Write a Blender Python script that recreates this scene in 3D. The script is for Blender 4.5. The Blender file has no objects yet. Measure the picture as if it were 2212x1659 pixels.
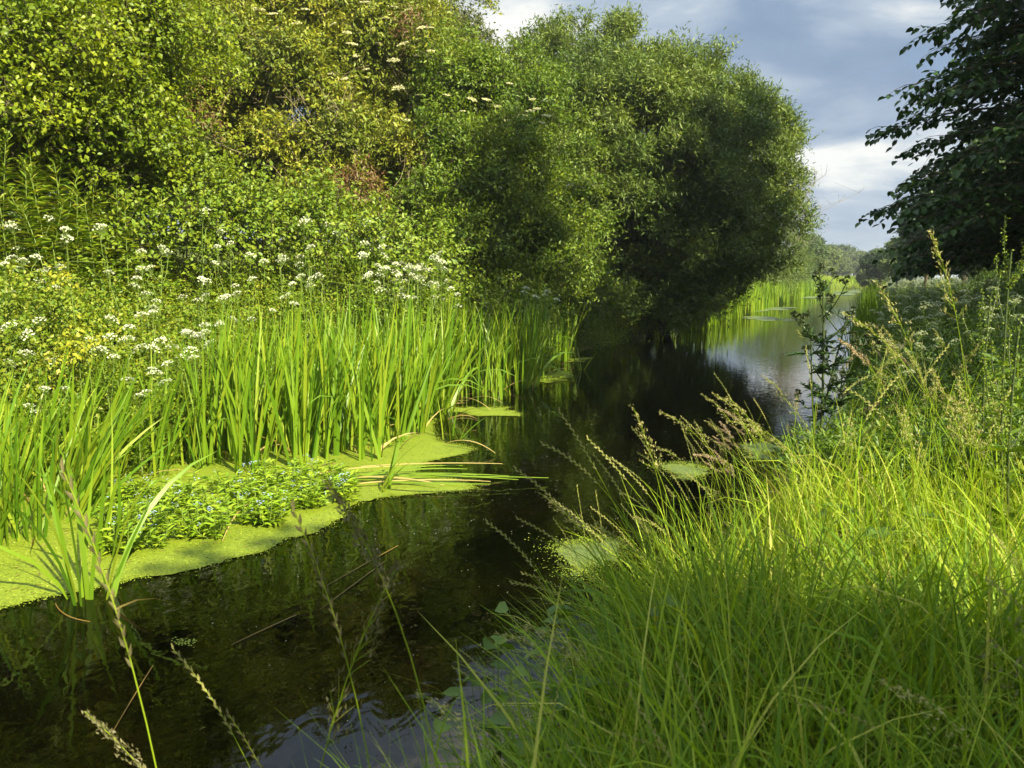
import bpy, bmesh, math, random
import numpy as np
from mathutils import Vector
R = math.radians
random.seed(7)
rg = np.random.default_rng(11)
C = bpy.context.scene.collection
scene = bpy.context.scene

# ------------------------------------------------------------------ camera
H = 1.80                                   # eye height above the water (z = 0)
PITCH = R(7.95)
FPX = 773.0                                # focal length in pixels of a 1024 wide frame
cam_d = bpy.data.cameras.new('camera')
cam = bpy.data.objects.new('camera', cam_d); C.objects.link(cam)
cam.location = (0, 0, H)
cam.rotation_euler = (math.pi/2 - PITCH, 0, 0)
cam_d.sensor_width = 36; cam_d.lens = 36*FPX/1024
cam_d.clip_start = 0.02; cam_d.clip_end = 3000
cam_d.dof.use_dof = True; cam_d.dof.focus_distance = 7.5; cam_d.dof.aperture_fstop = 6.0
scene.camera = cam

# ------------------------------------------------------------------ sun and sky
SUN_AZ = math.atan2(0.60, -0.80)           # clockwise from +Y
SUN_EL = R(35)
sd = bpy.data.lights.new('sun', 'SUN'); sun = bpy.data.objects.new('sun', sd); C.objects.link(sun)
sd.energy = 5.0; sd.angle = R(0.55); sd.color = (1.0, 0.91, 0.60)
to_sun = Vector((math.sin(SUN_AZ)*math.cos(SUN_EL), math.cos(SUN_AZ)*math.cos(SUN_EL), math.sin(SUN_EL)))
sun.rotation_euler = to_sun.to_track_quat('Z', 'Y').to_euler()
scene.view_settings.view_transform = 'Standard'; scene.view_settings.look = 'None'
scene.view_settings.exposure = 1.58; scene.view_settings.gamma = 1.0
scene.view_settings.use_curve_mapping = False
scene.render.engine = 'CYCLES'
scene.cycles.max_bounces = 6; scene.cycles.diffuse_bounces = 3; scene.cycles.glossy_bounces = 3
scene.cycles.transmission_bounces = 4; scene.cycles.transparent_max_bounces = 6
scene.cycles.use_denoising = True; scene.cycles.denoiser = 'OPENIMAGEDENOISE'; scene.cycles.denoising_input_passes = 'RGB_ALBEDO_NORMAL'; scene.cycles.denoising_prefilter = 'ACCURATE'
scene.cycles.sample_clamp_indirect = 4.0
scene.cycles.caustics_reflective = False; scene.cycles.caustics_refractive = False

class NT:
    """small helper round a node tree"""
    def __init__(s, tree): s.t = tree; s.n = tree.nodes; s.l = tree.links; s.n.clear()
    def add(s, kind, **kw):
        nd = s.n.new(kind)
        for k, v in kw.items():
            if k.startswith('i_'): 
                key = k[2:]; key = int(key) if key.isdigit() else key.replace('_', ' ')
                nd.inputs[key].default_value = v
            else: setattr(nd, k, v)
        return nd
    def link(s, a, b): s.l.new(a, b)
    def math(s, op, a, b=None, clamp=False):
        nd = s.n.new('ShaderNodeMath'); nd.operation = op; nd.use_clamp = clamp
        for i, v in enumerate((a, b)):
            if v is None: continue
            if isinstance(v, (int, float)): nd.inputs[i].default_value = v
            else: s.l.new(v, nd.inputs[i])
        return nd.outputs[0]
    def mix(s, f, a, b):
        nd = s.n.new('ShaderNodeMix'); nd.data_type = 'RGBA'
        for sock, v in ((nd.inputs[0], f), (nd.inputs[6], a), (nd.inputs[7], b)):
            if isinstance(v, (int, float)): sock.default_value = v
            elif isinstance(v, tuple): sock.default_value = (*v, 1) if len(v) == 3 else v
            else: s.l.new(v, sock)
        return nd.outputs[2]
    def ramp(s, fac, stops, interp='LINEAR'):
        nd = s.n.new('ShaderNodeValToRGB'); cr = nd.color_ramp; cr.interpolation = interp
        while len(cr.elements) < len(stops): cr.elements.new(0.5)
        for e, (p, c) in zip(cr.elements, stops):
            e.position = p; e.color = (*c, 1) if len(c) == 3 else c
        s.l.new(fac, nd.inputs[0]); return nd.outputs[0]

world = bpy.data.worlds.new('World'); scene.world = world; world.use_nodes = True
w = NT(world.node_tree)
out = w.add('ShaderNodeOutputWorld'); bg = w.add('ShaderNodeBackground', i_Strength=0.072)
sky = w.add('ShaderNodeTexSky', sky_type='NISHITA', sun_disc=False, sun_elevation=SUN_EL, sun_rotation=SUN_AZ,
            air_density=1.0, dust_density=1.2, ozone_density=1.5)
tc = w.add('ShaderNodeTexCoord')
sep = w.add('ShaderNodeSeparateXYZ'); w.link(tc.outputs['Generated'], sep.inputs[0])
zz = w.math('ADD', w.math('MAXIMUM', sep.outputs[2], 0.0), 0.22)
cmb = w.add('ShaderNodeCombineXYZ')
w.link(w.math('DIVIDE', sep.outputs[0], zz), cmb.inputs[0]); w.link(w.math('DIVIDE', sep.outputs[1], zz), cmb.inputs[1])
nA = w.add('ShaderNodeTexNoise', i_Scale=1.15, i_Detail=7.0, i_Roughness=0.52, i_Distortion=0.25)
mpA = w.add('ShaderNodeMapping'); mpA.inputs['Location'].default_value = (3.1, 1.4, 0.0); mpA.inputs['Scale'].default_value = (0.9, 1.35, 1)
w.link(cmb.outputs[0], mpA.inputs[0]); w.link(mpA.outputs[0], nA.inputs[0])
nB = w.add('ShaderNodeTexNoise', i_Scale=4.6, i_Detail=6.0, i_Roughness=0.55, i_Distortion=0.35)
mpB = w.add('ShaderNodeMapping'); mpB.inputs['Location'].default_value = (0.3, 6.4, 0.0); mpB.inputs['Scale'].default_value = (0.8, 0.9, 2.3)
w.link(tc.outputs['Generated'], mpB.inputs[0]); w.link(mpB.outputs[0], nB.inputs[0])
dens = w.math('ADD', w.math('MULTIPLY', nA.outputs[0], 0.62), w.math('MULTIPLY', nB.outputs[0], 0.38))
cloud = w.ramp(dens, [(0.37, (0.95, 1.42, 2.2)), (0.46, (1.35, 1.85, 2.6)), (0.53, (2.3, 2.75, 3.3)), (0.61, (5.0, 5.0, 4.7))])
lowf = w.math('SUBTRACT', 1.0, w.math('MULTIPLY', sep.outputs[2], 3.2), clamp=True)       # paler towards the horizon
cloud2 = w.mix(w.math('MULTIPLY', lowf, 0.35), cloud, (2.5, 2.9, 3.5))
hole = w.ramp(nA.outputs[0], [(0.30, (1, 1, 1)), (0.40, (0, 0, 0))])
high = w.ramp(sep.outputs[2], [(0.36, (1, 1, 1)), (0.62, (2.3, 2.2, 2.05))])      # thinner, brighter cloud overhead
cm = w.add('ShaderNodeMix', data_type='RGBA', blend_type='MULTIPLY'); cm.inputs[0].default_value = 1
w.link(cloud2, cm.inputs[6]); w.link(high, cm.inputs[7])
col = w.mix(w.math('MULTIPLY', hole, 0.6), cm.outputs[2], sky.outputs[0])
w.link(col, bg.inputs[0]); w.link(bg.outputs[0], out.inputs[0])

# ------------------------------------------------------------------ helpers
SC = 1024/2212.0                           # my pixel readings are on a 2212 wide view
def ray(px, py):
    x = (px*SC-512)/FPX; y = -(py*SC-384)/FPX
    return np.array([x, y*math.sin(PITCH)+math.cos(PITCH), y*math.cos(PITCH)-math.sin(PITCH)])
def G(px, py, z=0.0):                      # a point of the photo on a level plane
    d = ray(px, py); t = (z-H)/d[2]; return d*t + np.array([0, 0, H])
def at(px, py, Y):                         # a point of the photo at a known distance
    d = ray(px, py); return d*(Y/d[1]) + np.array([0, 0, H])
AX = np.array([math.sin(R(24.9)), math.cos(R(24.9))]); NX = np.array([AX[1], -AX[0]])
def xy(s, t): return AX*s + NX*t           # along / across the canal
def st(x, y): return x*AX[0]+y*AX[1], x*NX[0]+y*NX[1]
def sstep(a, b, v):
    u = np.clip((v-a)/(b-a), 0, 1); return u*u*(3-2*u)
def hz(x, y):                              # ground height
    x = np.asarray(x, float); y = np.asarray(y, float); s, t = st(x, y)
    wob = 0.18*np.sin(s*0.9)+0.12*np.sin(s*2.3+1)
    right = -0.7 + 1.02*sstep(-1.55, -0.55, t-.22+wob*0.6-.63*sstep(5, 10, s)) + 0.22*sstep(-0.5, 3.5, t)
    left = -0.7 + 0.80*sstep(0, 1.1, -t-5.7+wob) + 0.5*sstep(6.6, 8.2, -t) + 1.5*sstep(7.6, 11.5, -t) + 0.7*sstep(11, 16, -t)
    left = np.where(s > 110, np.maximum(left, -.7+1.5*sstep(112, 132, s+2.2*(-t-5))), left); right = np.where((s > 110) & (t < 0), np.maximum(right, -.7+1.5*sstep(116, 134, s)), right)
    z = np.where(t > -3.3, right, left)
    return z + 0.03*np.sin(x*3.1+y*1.7)+0.03*np.sin(x*1.3-y*2.9)
def link(o, parent=None):
    C.objects.link(o)
    if parent is not None: o.parent = parent
    return o
def tag(o, label=None, cat=None, group=None, kind=None):
    if label: o['label'] = label
    if cat: o['category'] = cat
    if group: o['group'] = group
    if kind: o['kind'] = kind
    return o
def empty(name, loc, rz=0.0):
    o = bpy.data.objects.new(name, None); o.location = tuple(loc); o.rotation_euler = (0, 0, rz)
    o.empty_display_size = 0.1
    return link(o)
def copy_tree(o, parent=None):
    c = o.copy(); C.objects.link(c); c.parent = parent
    for ch in list(o.children): copy_tree(ch, c)
    return c
def nrm(v): return v/np.maximum(np.linalg.norm(v, axis=-1, keepdims=True), 1e-9)
def rdir(n): return nrm(rg.normal(size=(n, 3)))
UP = np.array([0, 0, 1.0])

class MB:
    """collects faces, builds ONE mesh"""
    def __init__(s): s.v = []; s.f = []; s.nv = 0; s.mi = []
    def add(s, V, F, m=0):
        V = np.asarray(V, np.float32).reshape(-1, 3); F = np.asarray(F, np.int64)
        s.v.append(V); s.f.append(F+s.nv); s.mi.append(np.full(len(F), m, np.int32)); s.nv += len(V)
    def mesh(s, name, mats, smooth=True):
        me = bpy.data.meshes.new(name)
        V = np.concatenate(s.v); me.vertices.add(len(V)); me.vertices.foreach_set('co', V.ravel())
        loops = np.concatenate([f.ravel() for f in s.f]).astype(np.int32)
        sizes = np.concatenate([np.full(len(f), f.shape[1], np.int32) for f in s.f])
        starts = np.concatenate([[0], np.cumsum(sizes)[:-1]]).astype(np.int32)
        me.loops.add(len(loops)); me.loops.foreach_set('vertex_index', loops)
        me.polygons.add(len(sizes)); me.polygons.foreach_set('loop_start', starts); me.polygons.foreach_set('loop_total', sizes)
        if not isinstance(mats, (list, tuple)): mats = [mats]
        for m in mats: me.materials.append(m)
        me.polygons.foreach_set('material_index', np.concatenate(s.mi))
        me.polygons.foreach_set('use_smooth', np.full(len(sizes), smooth))
        me.update(calc_edges=True)
        return me
    def build(s, name, mats, parent=None, smooth=True):
        return link(bpy.data.objects.new(name, s.mesh(name, mats, smooth)), parent)

def leaves(mb, P, D, N, L, W, fold=0.18, m=0, round_=False):
    """leaf blades folded along the midrib; P base, D direction, N normal"""
    n = len(P)
    if n == 0: return
    L = np.broadcast_to(np.asarray(L, float), (n,))[:, None]; W = np.broadcast_to(np.asarray(W, float), (n,))[:, None]
    D = nrm(D); S = nrm(np.cross(D, N)); N = np.cross(S, D)
    tip = P + D*L - N*L*0.10
    if not round_:
        a = P + D*L*0.42 + S*W*0.5 + N*W*fold; b = P + D*L*0.42 - S*W*0.5 + N*W*fold
        V = np.stack([P, a, tip, b], 1); k = np.arange(n)[:, None]*4
        mb.add(V, np.concatenate([k+[0, 1, 2], k+[0, 2, 3]]), m)
    else:
        a1 = P+D*L*.24+S*W*.45+N*W*fold; a2 = P+D*L*.62+S*W*.40+N*W*fold*.8
        b1 = P+D*L*.24-S*W*.45+N*W*fold; b2 = P+D*L*.62-S*W*.40+N*W*fold*.8
        V = np.stack([P, a1, a2, tip, b2, b1], 1); k = np.arange(n)[:, None]*6
        mb.add(V, np.concatenate([k+[0, 1, 2, 3], k+[0, 3, 4, 5]]), m)

def blades(mb, P, az, tilt, bend, L, W, nseg=4, twist=0.0, prof=lambda u: (1-u)**0.6, m=0, fold=False):
    n = len(P)
    if n == 0: return
    u = np.linspace(0, 1, nseg+1); bc = lambda v: np.broadcast_to(np.asarray(v, float), (n,))
    az, tilt, bend, L, W, twist = map(bc, (az, tilt, bend, L, W, twist))
    hd = np.stack([np.cos(az), np.sin(az), np.zeros(n)], 1); pp = np.stack([-np.sin(az), np.cos(az), np.zeros(n)], 1)
    um = (u[:-1]+u[1:])/2
    th = tilt[:, None] + bend[:, None]*um[None]**1.5
    st_ = (np.sin(th)[..., None]*hd[:, None] + np.cos(th)[..., None]*UP)*(L/nseg)[:, None, None]
    cl = np.concatenate([np.zeros((n, 1, 3)), np.cumsum(st_, 1)], 1) + P[:, None]
    tg = np.concatenate([st_, st_[:, -1:]], 1); tg = nrm(tg)
    nm = np.cross(tg, pp[:, None])
    side = np.cos(twist)[:, None, None]*pp[:, None] + np.sin(twist)[:, None, None]*nm
    wd = (W[:, None]*np.maximum(prof(u), 0.04)[None])[..., None]*0.5
    V = np.stack([cl-side*wd, cl+side*wd], 2).reshape(n, -1, 3)
    k = np.arange(n)[:, None]*(2*(nseg+1))
    F = [k+[2*i, 2*i+1, 2*i+3, 2*i+2] for i in range(nseg)]
    mb.add(V, np.concatenate(F), m)

def sticks(mb, A, B, ra, rb, m=0):
    """thin three-sided sticks"""
    n = len(A)
    if n == 0: return
    D = nrm(B-A); X = nrm(np.cross(D, np.where(np.abs(D[:, 2:]) > .9, np.array([1., 0, 0]), UP))); Y = np.cross(D, X)
    ra = np.broadcast_to(np.asarray(ra, float), (n,))[:, None]; rb = np.broadcast_to(np.asarray(rb, float), (n,))[:, None]
    V = []
    for P, r in ((A, ra), (B, rb)):
        for i in range(3):
            a = i*2*math.pi/3; V.append(P + (X*math.cos(a)+Y*math.sin(a))*r)
    V = np.stack(V, 1); k = np.arange(n)[:, None]*6
    mb.add(V, np.concatenate([k+[i, (i+1) % 3, 3+(i+1) % 3, 3+i] for i in range(3)]), m)

def tube(mb, pts, rad, sides=6, m=0):
    pts = np.asarray(pts, float); n = len(pts); rad = np.broadcast_to(np.asarray(rad, float), (n,))
    tg = nrm(np.gradient(pts, axis=0)); ref = np.array([1.0, 0.13, 0.07])
    X = nrm(np.cross(tg, ref)); Y = np.cross(tg, X); V = []
    for i in range(n):
        for k in range(sides):
            a = 2*math.pi*k/sides; V.append(pts[i]+(X[i]*math.cos(a)+Y[i]*math.sin(a))*rad[i])
    F = [[i*sides+k, i*sides+(k+1) % sides, (i+1)*sides+(k+1) % sides, (i+1)*sides+k] for i in range(n-1) for k in range(sides)]
    mb.add(V, F, m)
def bez(a, b, bow, n=6):
    a = np.asarray(a, float); b = np.asarray(b, float); u = np.linspace(0, 1, n)[:, None]
    return a*(1-u)+b*u + np.asarray(bow, float)*(4*u*(1-u))

# ------------------------------------------------------------------ materials
def leaf_mat(name, cols, trans=0.35, rough=0.45, spec=0.35, tcol=None, noise=0.0):
    """cols: stops picked per leaf; trans: light let through"""
    m = bpy.data.materials.new(name); m.use_nodes = True; q = NT(m.node_tree)
    o = q.add('ShaderNodeOutputMaterial'); ge = q.add('ShaderNodeNewGeometry')
    st_ = [(i/(max(len(cols)-1, 1)), c) for i, c in enumerate(cols)]
    c = q.ramp(ge.outputs['Random Per Island'], st_)
    if noise:
        nz = q.add('ShaderNodeTexNoise', i_Scale=noise, i_Detail=2.0); te = q.add('ShaderNodeTexCoord')
        q.link(te.outputs['Object'], nz.inputs[0])
        f = q.ramp(nz.outputs[0], [(0.35, (0.72, 0.80, 0.75)), (0.65, (1.22, 1.14, 1.0))])
        mm = q.add('ShaderNodeMix', data_type='RGBA', blend_type='MULTIPLY'); mm.inputs[0].default_value = 1
        q.link(c, mm.inputs[6]); q.link(f, mm.inputs[7]); c = mm.outputs[2]
    p = q.add('ShaderNodeBsdfPrincipled', i_Roughness=rough); p.inputs['Specular IOR Level'].default_value = spec
    q.link(c, p.inputs['Base Color'])
    if trans > 0:
        t = q.add('ShaderNodeBsdfTranslucent')
        mm = q.add('ShaderNodeMix', data_type='RGBA', blend_type='MULTIPLY'); mm.inputs[0].default_value = 1
        q.link(c, mm.inputs[6]); mm.inputs[7].default_value = (*(tcol or (1.35, 1.25, 0.45)), 1)
        q.link(mm.outputs[2], t.inputs[0])
        x = q.add('ShaderNodeMixShader', i_0=trans); q.link(p.outputs[0], x.inputs[1]); q.link(t.outputs[0], x.inputs[2])
        q.link(x.outputs[0], o.inputs[0])
    else: q.link(p.outputs[0], o.inputs[0])
    return m
def bark_mat(name, a, b, scale=6):
    m = bpy.data.materials.new(name); m.use_nodes = True; q = NT(m.node_tree)
    o = q.add('ShaderNodeOutputMaterial'); te = q.add('ShaderNodeTexCoord')
    nz = q.add('ShaderNodeTexNoise', i_Scale=scale, i_Detail=5.0); q.link(te.outputs['Object'], nz.inputs[0])
    p = q.add('ShaderNodeBsdfPrincipled', i_Roughness=0.85); q.link(q.ramp(nz.outputs[0], [(0.3, a), (0.7, b)]), p.inputs['Base Color'])
    q.link(p.outputs[0], o.inputs[0]); return m
M = {}
M['bark'] = bark_mat('bark', (0.045, 0.035, 0.022), (0.12, 0.095, 0.06))
M['twig'] = bark_mat('twig_bark', (0.16, 0.13, 0.075), (0.30, 0.25, 0.15))
M['stem'] = leaf_mat('green_stem', [(0.10, 0.16, 0.03), (0.15, 0.21, 0.04)], 0.0)
M['stem_dark'] = leaf_mat('dark_stem', [(0.035, 0.055, 0.018), (0.05, 0.07, 0.02)], 0.0)
M['dogwood'] = leaf_mat('dogwood_leaf', [(0.11, 0.175, 0.010), (0.18, 0.245, 0.012), (0.26, 0.31, 0.018)], 0.35, noise=0.9)
M['elder'] = leaf_mat('elder_leaf', [(0.12, 0.175, 0.016), (0.19, 0.235, 0.02), (0.28, 0.28, 0.035)], 0.3, noise=0.7)
M['elder_red'] = leaf_mat('reddish_elder_leaf', [(0.12, 0.055, 0.025), (0.17, 0.095, 0.045), (0.12, 0.10, 0.03)], 0.25)
M['green'] = leaf_mat('green_leaf', [(0.065, 0.125, 0.012), (0.115, 0.185, 0.014), (0.175, 0.24, 0.018)], 0.33, noise=0.8)
M['hawthorn'] = leaf_mat('hawthorn_leaf', [(0.05, 0.075, 0.018), (0.085, 0.11, 0.024), (0.13, 0.135, 0.03)], 0.28)
M['willow'] = leaf_mat('willow_leaf', [(0.065, 0.115, 0.022), (0.105, 0.165, 0.028), (0.16, 0.215, 0.036)], 0.30, noise=0.6)
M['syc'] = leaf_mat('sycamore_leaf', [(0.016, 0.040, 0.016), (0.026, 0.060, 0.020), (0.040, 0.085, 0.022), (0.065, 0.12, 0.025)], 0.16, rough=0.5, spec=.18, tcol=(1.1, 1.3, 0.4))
M['far'] = leaf_mat('far_leaf', [(0.055, 0.095, 0.030), (0.10, 0.15, 0.035), (0.15, 0.18, 0.045)], 0.2)
M['far_dark'] = leaf_mat('far_dark_leaf', [(0.055, 0.10, 0.032), (0.085, 0.135, 0.04)], 0.2)
M['under'] = leaf_mat('undergrowth_leaf', [(0.09, 0.17, 0.012), (0.15, 0.23, 0.014), (0.22, 0.28, 0.02), (0.29, 0.29, 0.04)], 0.35, noise=0.8)
M['bramble'] = leaf_mat('bramble_leaf', [(0.09, 0.165, 0.014), (0.15, 0.225, 0.018), (0.22, 0.275, 0.022)], 0.3)
M['drop'] = leaf_mat('dropwort_leaf', [(0.11, 0.20, 0.014), (0.17, 0.26, 0.016), (0.24, 0.30, 0.02)], 0.35)
M['yellow'] = leaf_mat('yellowing_leaf', [(0.26, 0.30, 0.02), (0.34, 0.32, 0.025)], 0.3)
M['iris'] = leaf_mat('iris_leaf', [(0.08, 0.18, 0.010), (0.13, 0.235, 0.012), (0.15, 0.25, 0.014), (0.19, 0.28, 0.015), (0.25, 0.32, 0.022)], 0.35, rough=0.42)
M['dry'] = leaf_mat('dry_leaf', [(0.30, 0.22, 0.08), (0.42, 0.34, 0.12)], 0.2)
M['straw'] = leaf_mat('old_straw', [(0.20, 0.15, 0.05), (0.30, 0.25, 0.09), (0.13, 0.10, 0.04)], 0.1)
M['seed_shaded'] = leaf_mat('shaded_seed_head', [(0.10, 0.10, 0.04), (0.15, 0.13, 0.06)], 0.2)  # seed colour darkened, stands in for shade on the nearest stalks
M['sunken'] = leaf_mat('sunken_stem', [(0.10, 0.065, 0.012), (0.16, 0.10, 0.02)], 0.0)
M['herb'] = leaf_mat('herb_leaf', [(0.15, 0.27, 0.014), (0.22, 0.34, 0.018), (0.30, 0.38, 0.022)], 0.3)
M['grass'] = leaf_mat('grass_blade', [(0.125, 0.235, 0.013), (0.20, 0.32, 0.014), (0.29, 0.39, 0.022), (0.42, 0.42, 0.09)], 0.38, rough=0.5, spec=.18)
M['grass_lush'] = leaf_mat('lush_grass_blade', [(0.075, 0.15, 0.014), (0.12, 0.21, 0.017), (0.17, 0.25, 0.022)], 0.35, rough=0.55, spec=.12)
M['seed'] = leaf_mat('seed_head', [(0.26, 0.25, 0.09), (0.36, 0.33, 0.14), (0.30, 0.29, 0.10)], 0.25)
M['seed_pink'] = leaf_mat('pinkish_seed_head', [(0.30, 0.21, 0.15), (0.38, 0.29, 0.19)], 0.25)
M['white'] = leaf_mat('white_petal', [(0.56, 0.60, 0.44), (0.68, 0.70, 0.58)], 0.15, tcol=(1, 1, .9))
M['dull'] = leaf_mat('shaded_white_petal', [(0.32, 0.37, 0.20), (0.44, 0.48, 0.30)], 0.2, tcol=(1, 1, .9))  # white petal toned down, right bank shade put into the colour
M['cream'] = leaf_mat('cream_petal', [(0.46, 0.46, 0.24), (0.58, 0.56, 0.34)], 0.15, tcol=(1, 1, .9))
M['blue'] = leaf_mat('blue_petal', [(0.38, 0.52, 0.86), (0.50, 0.62, 0.90)], 0.1, tcol=(1, 1, 1))
M['thistle'] = leaf_mat('thistle_leaf', [(0.025, 0.055, 0.018), (0.04, 0.08, 0.024)], 0.15)
M['nettle'] = leaf_mat('nettle_leaf', [(0.055, 0.115, 0.016), (0.09, 0.165, 0.018), (0.14, 0.21, 0.022)], 0.3)

def ground_mat():
    m = bpy.data.materials.new('ground_soil'); m.use_nodes = True; q = NT(m.node_tree)
    o = q.add('ShaderNodeOutputMaterial'); te = q.add('ShaderNodeTexCoord')
    n1 = q.add('ShaderNodeTexNoise', i_Scale=0.35, i_Detail=6.0); n2 = q.add('ShaderNodeTexNoise', i_Scale=9.0, i_Detail=6.0)
    q.link(te.outputs['Object'], n1.inputs[0]); q.link(te.outputs['Object'], n2.inputs[0])
    a = q.ramp(n1.outputs[0], [(0.35, (0.040, 0.060, 0.012)), (0.6, (0.085, 0.12, 0.022)), (0.75, (0.12, 0.13, 0.03))])
    b = q.ramp(n2.outputs[0], [(0.3, (0.35, 0.32, 0.25)), (0.7, (1.1, 1.1, 1.0))])
    mm = q.add('ShaderNodeMix', data_type='RGBA', blend_type='MULTIPLY'); mm.inputs[0].default_value = 1
    q.link(a, mm.inputs[6]); q.link(b, mm.inputs[7])
    p = q.add('ShaderNodeBsdfPrincipled', i_Roughness=0.95); q.link(mm.outputs[2], p.inputs['Base Color'])
    bp = q.add('ShaderNodeBump', i_Strength=0.6, i_Distance=0.08); q.link(n2.outputs[0], bp.inputs['Height']); q.link(bp.outputs[0], p.inputs['Normal'])
    q.link(p.outputs[0], o.inputs[0]); return m
def water_mat():
    m = bpy.data.materials.new('canal_water'); m.use_nodes = True; q = NT(m.node_tree)
    o = q.add('ShaderNodeOutputMaterial'); te = q.add('ShaderNodeTexCoord')
    n1 = q.add('ShaderNodeTexNoise', i_Scale=1.1, i_Detail=4.0); q.link(te.outputs['Object'], n1.inputs[0])
    c = q.ramp(n1.outputs[0], [(0.38, (0.0005, 0.0007, 0.0002)), (0.72, (0.0026, 0.0018, 0.0004))])
    p = q.add('ShaderNodeBsdfPrincipled', i_Roughness=0.015, i_IOR=1.36); q.link(c, p.inputs['Base Color'])
    mp = q.add('ShaderNodeMapping'); mp.inputs['Rotation'].default_value = (0, 0, R(-25)); mp.inputs['Scale'].default_value = (1.0, 0.75, 1)
    q.link(te.outputs['Object'], mp.inputs[0])
    r1 = q.add('ShaderNodeTexNoise', i_Scale=7.0, i_Detail=2.0, i_Distortion=0.6); q.link(mp.outputs[0], r1.inputs[0])
    r2 = q.add('ShaderNodeTexNoise', i_Scale=22.0, i_Detail=2.0); q.link(mp.outputs[0], r2.inputs[0])
    h = q.math('ADD', r1.outputs[0], q.math('MULTIPLY', r2.outputs[0], 0.10))
    bp = q.add('ShaderNodeBump', i_Strength=0.055, i_Distance=0.05); q.link(h, bp.inputs['Height']); q.link(bp.outputs[0], p.inputs['Normal'])
    q.link(p.outputs[0], o.inputs[0]); return m
def weed_mat(name, a, b, c):
    m = bpy.data.materials.new(name); m.use_nodes = True; q = NT(m.node_tree)
    o = q.add('ShaderNodeOutputMaterial'); te = q.add('ShaderNodeTexCoord')
    v = q.add('ShaderNodeTexVoronoi', i_Scale=95.0); q.link(te.outputs['Object'], v.inputs[0])
    n = q.add('ShaderNodeTexNoise', i_Scale=2.6, i_Detail=5.0); q.link(te.outputs['Object'], n.inputs[0])
    sp = q.add('ShaderNodeSeparateColor'); q.link(v.outputs['Color'], sp.inputs[0])
    f = q.math('ADD', q.math('MULTIPLY', sp.outputs[0], 0.5), q.math('MULTIPLY', n.outputs[0], 0.6))
    p = q.add('ShaderNodeBsdfPrincipled', i_Roughness=0.6); q.link(q.ramp(f, [(0.15, a), (0.5, b), (0.95, c)]), p.inputs['Base Color'])
    bp = q.add('ShaderNodeBump', i_Strength=0.7, i_Distance=0.006); q.link(v.outputs['Distance'], bp.inputs['Height']); bp.invert = True
    q.link(bp.outputs[0], p.inputs['Normal']); q.link(p.outputs[0], o.inputs[0]); return m
M['ground'] = ground_mat(); M['water'] = water_mat()
M['weed'] = weed_mat('duckweed', (0.085, 0.135, 0.007), (0.155, 0.21, 0.009), (0.23, 0.28, 0.016))
M['weed2'] = weed_mat('pale_duckweed', (0.055, 0.085, 0.02), (0.095, 0.135, 0.03), (0.15, 0.19, 0.04))
M['weedleaf'] = leaf_mat('duckweed_frond', [(0.11, 0.165, 0.010), (0.18, 0.24, 0.013), (0.26, 0.32, 0.03)], 0.0)

# ------------------------------------------------------------------ ground and water
def build_ground():
    sv = np.concatenate([np.linspace(-60, -12, 9), np.linspace(-10, 40, 126), np.geomspace(41, 130, 40), np.geomspace(140, 900, 14)])
    tv = np.concatenate([-np.geomspace(900, 22, 16), np.linspace(-20, -7, 40), np.linspace(-6.8, -4.6, 20), np.linspace(-4.2, -2, 5), np.linspace(-1.8, 0, 19), np.linspace(0.2, 8, 30), np.geomspace(9, 900, 18)])
    S, T = np.meshgrid(sv, tv, indexing='ij'); X = AX[0]*S+NX[0]*T; Y = AX[1]*S+NX[1]*T
    Z = hz(X, Y)
    V = np.stack([X, Y, Z], -1).reshape(-1, 3); a, b = len(sv), len(tv)
    i, j = np.meshgrid(np.arange(a-1), np.arange(b-1), indexing='ij'); k = (i*b+j).ravel()[:, None]
    mb = MB(); mb.add(V, k+[0, b, b+1, 1]); o = mb.build('ground', M['ground']); tag(o, kind='structure')
build_ground()
mb = MB(); q = [xy(s, t) for s, t in ((-40, -7.2), (-40, 0.0), (4, 0.0), (10, 0.9), (400, 0.9), (400, -7.2))]
mb.add([(p[0], p[1], 0) for p in q], [[0, 1, 2, 3, 4, 5]]); tag(mb.build('water', M['water']), kind='structure')

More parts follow.
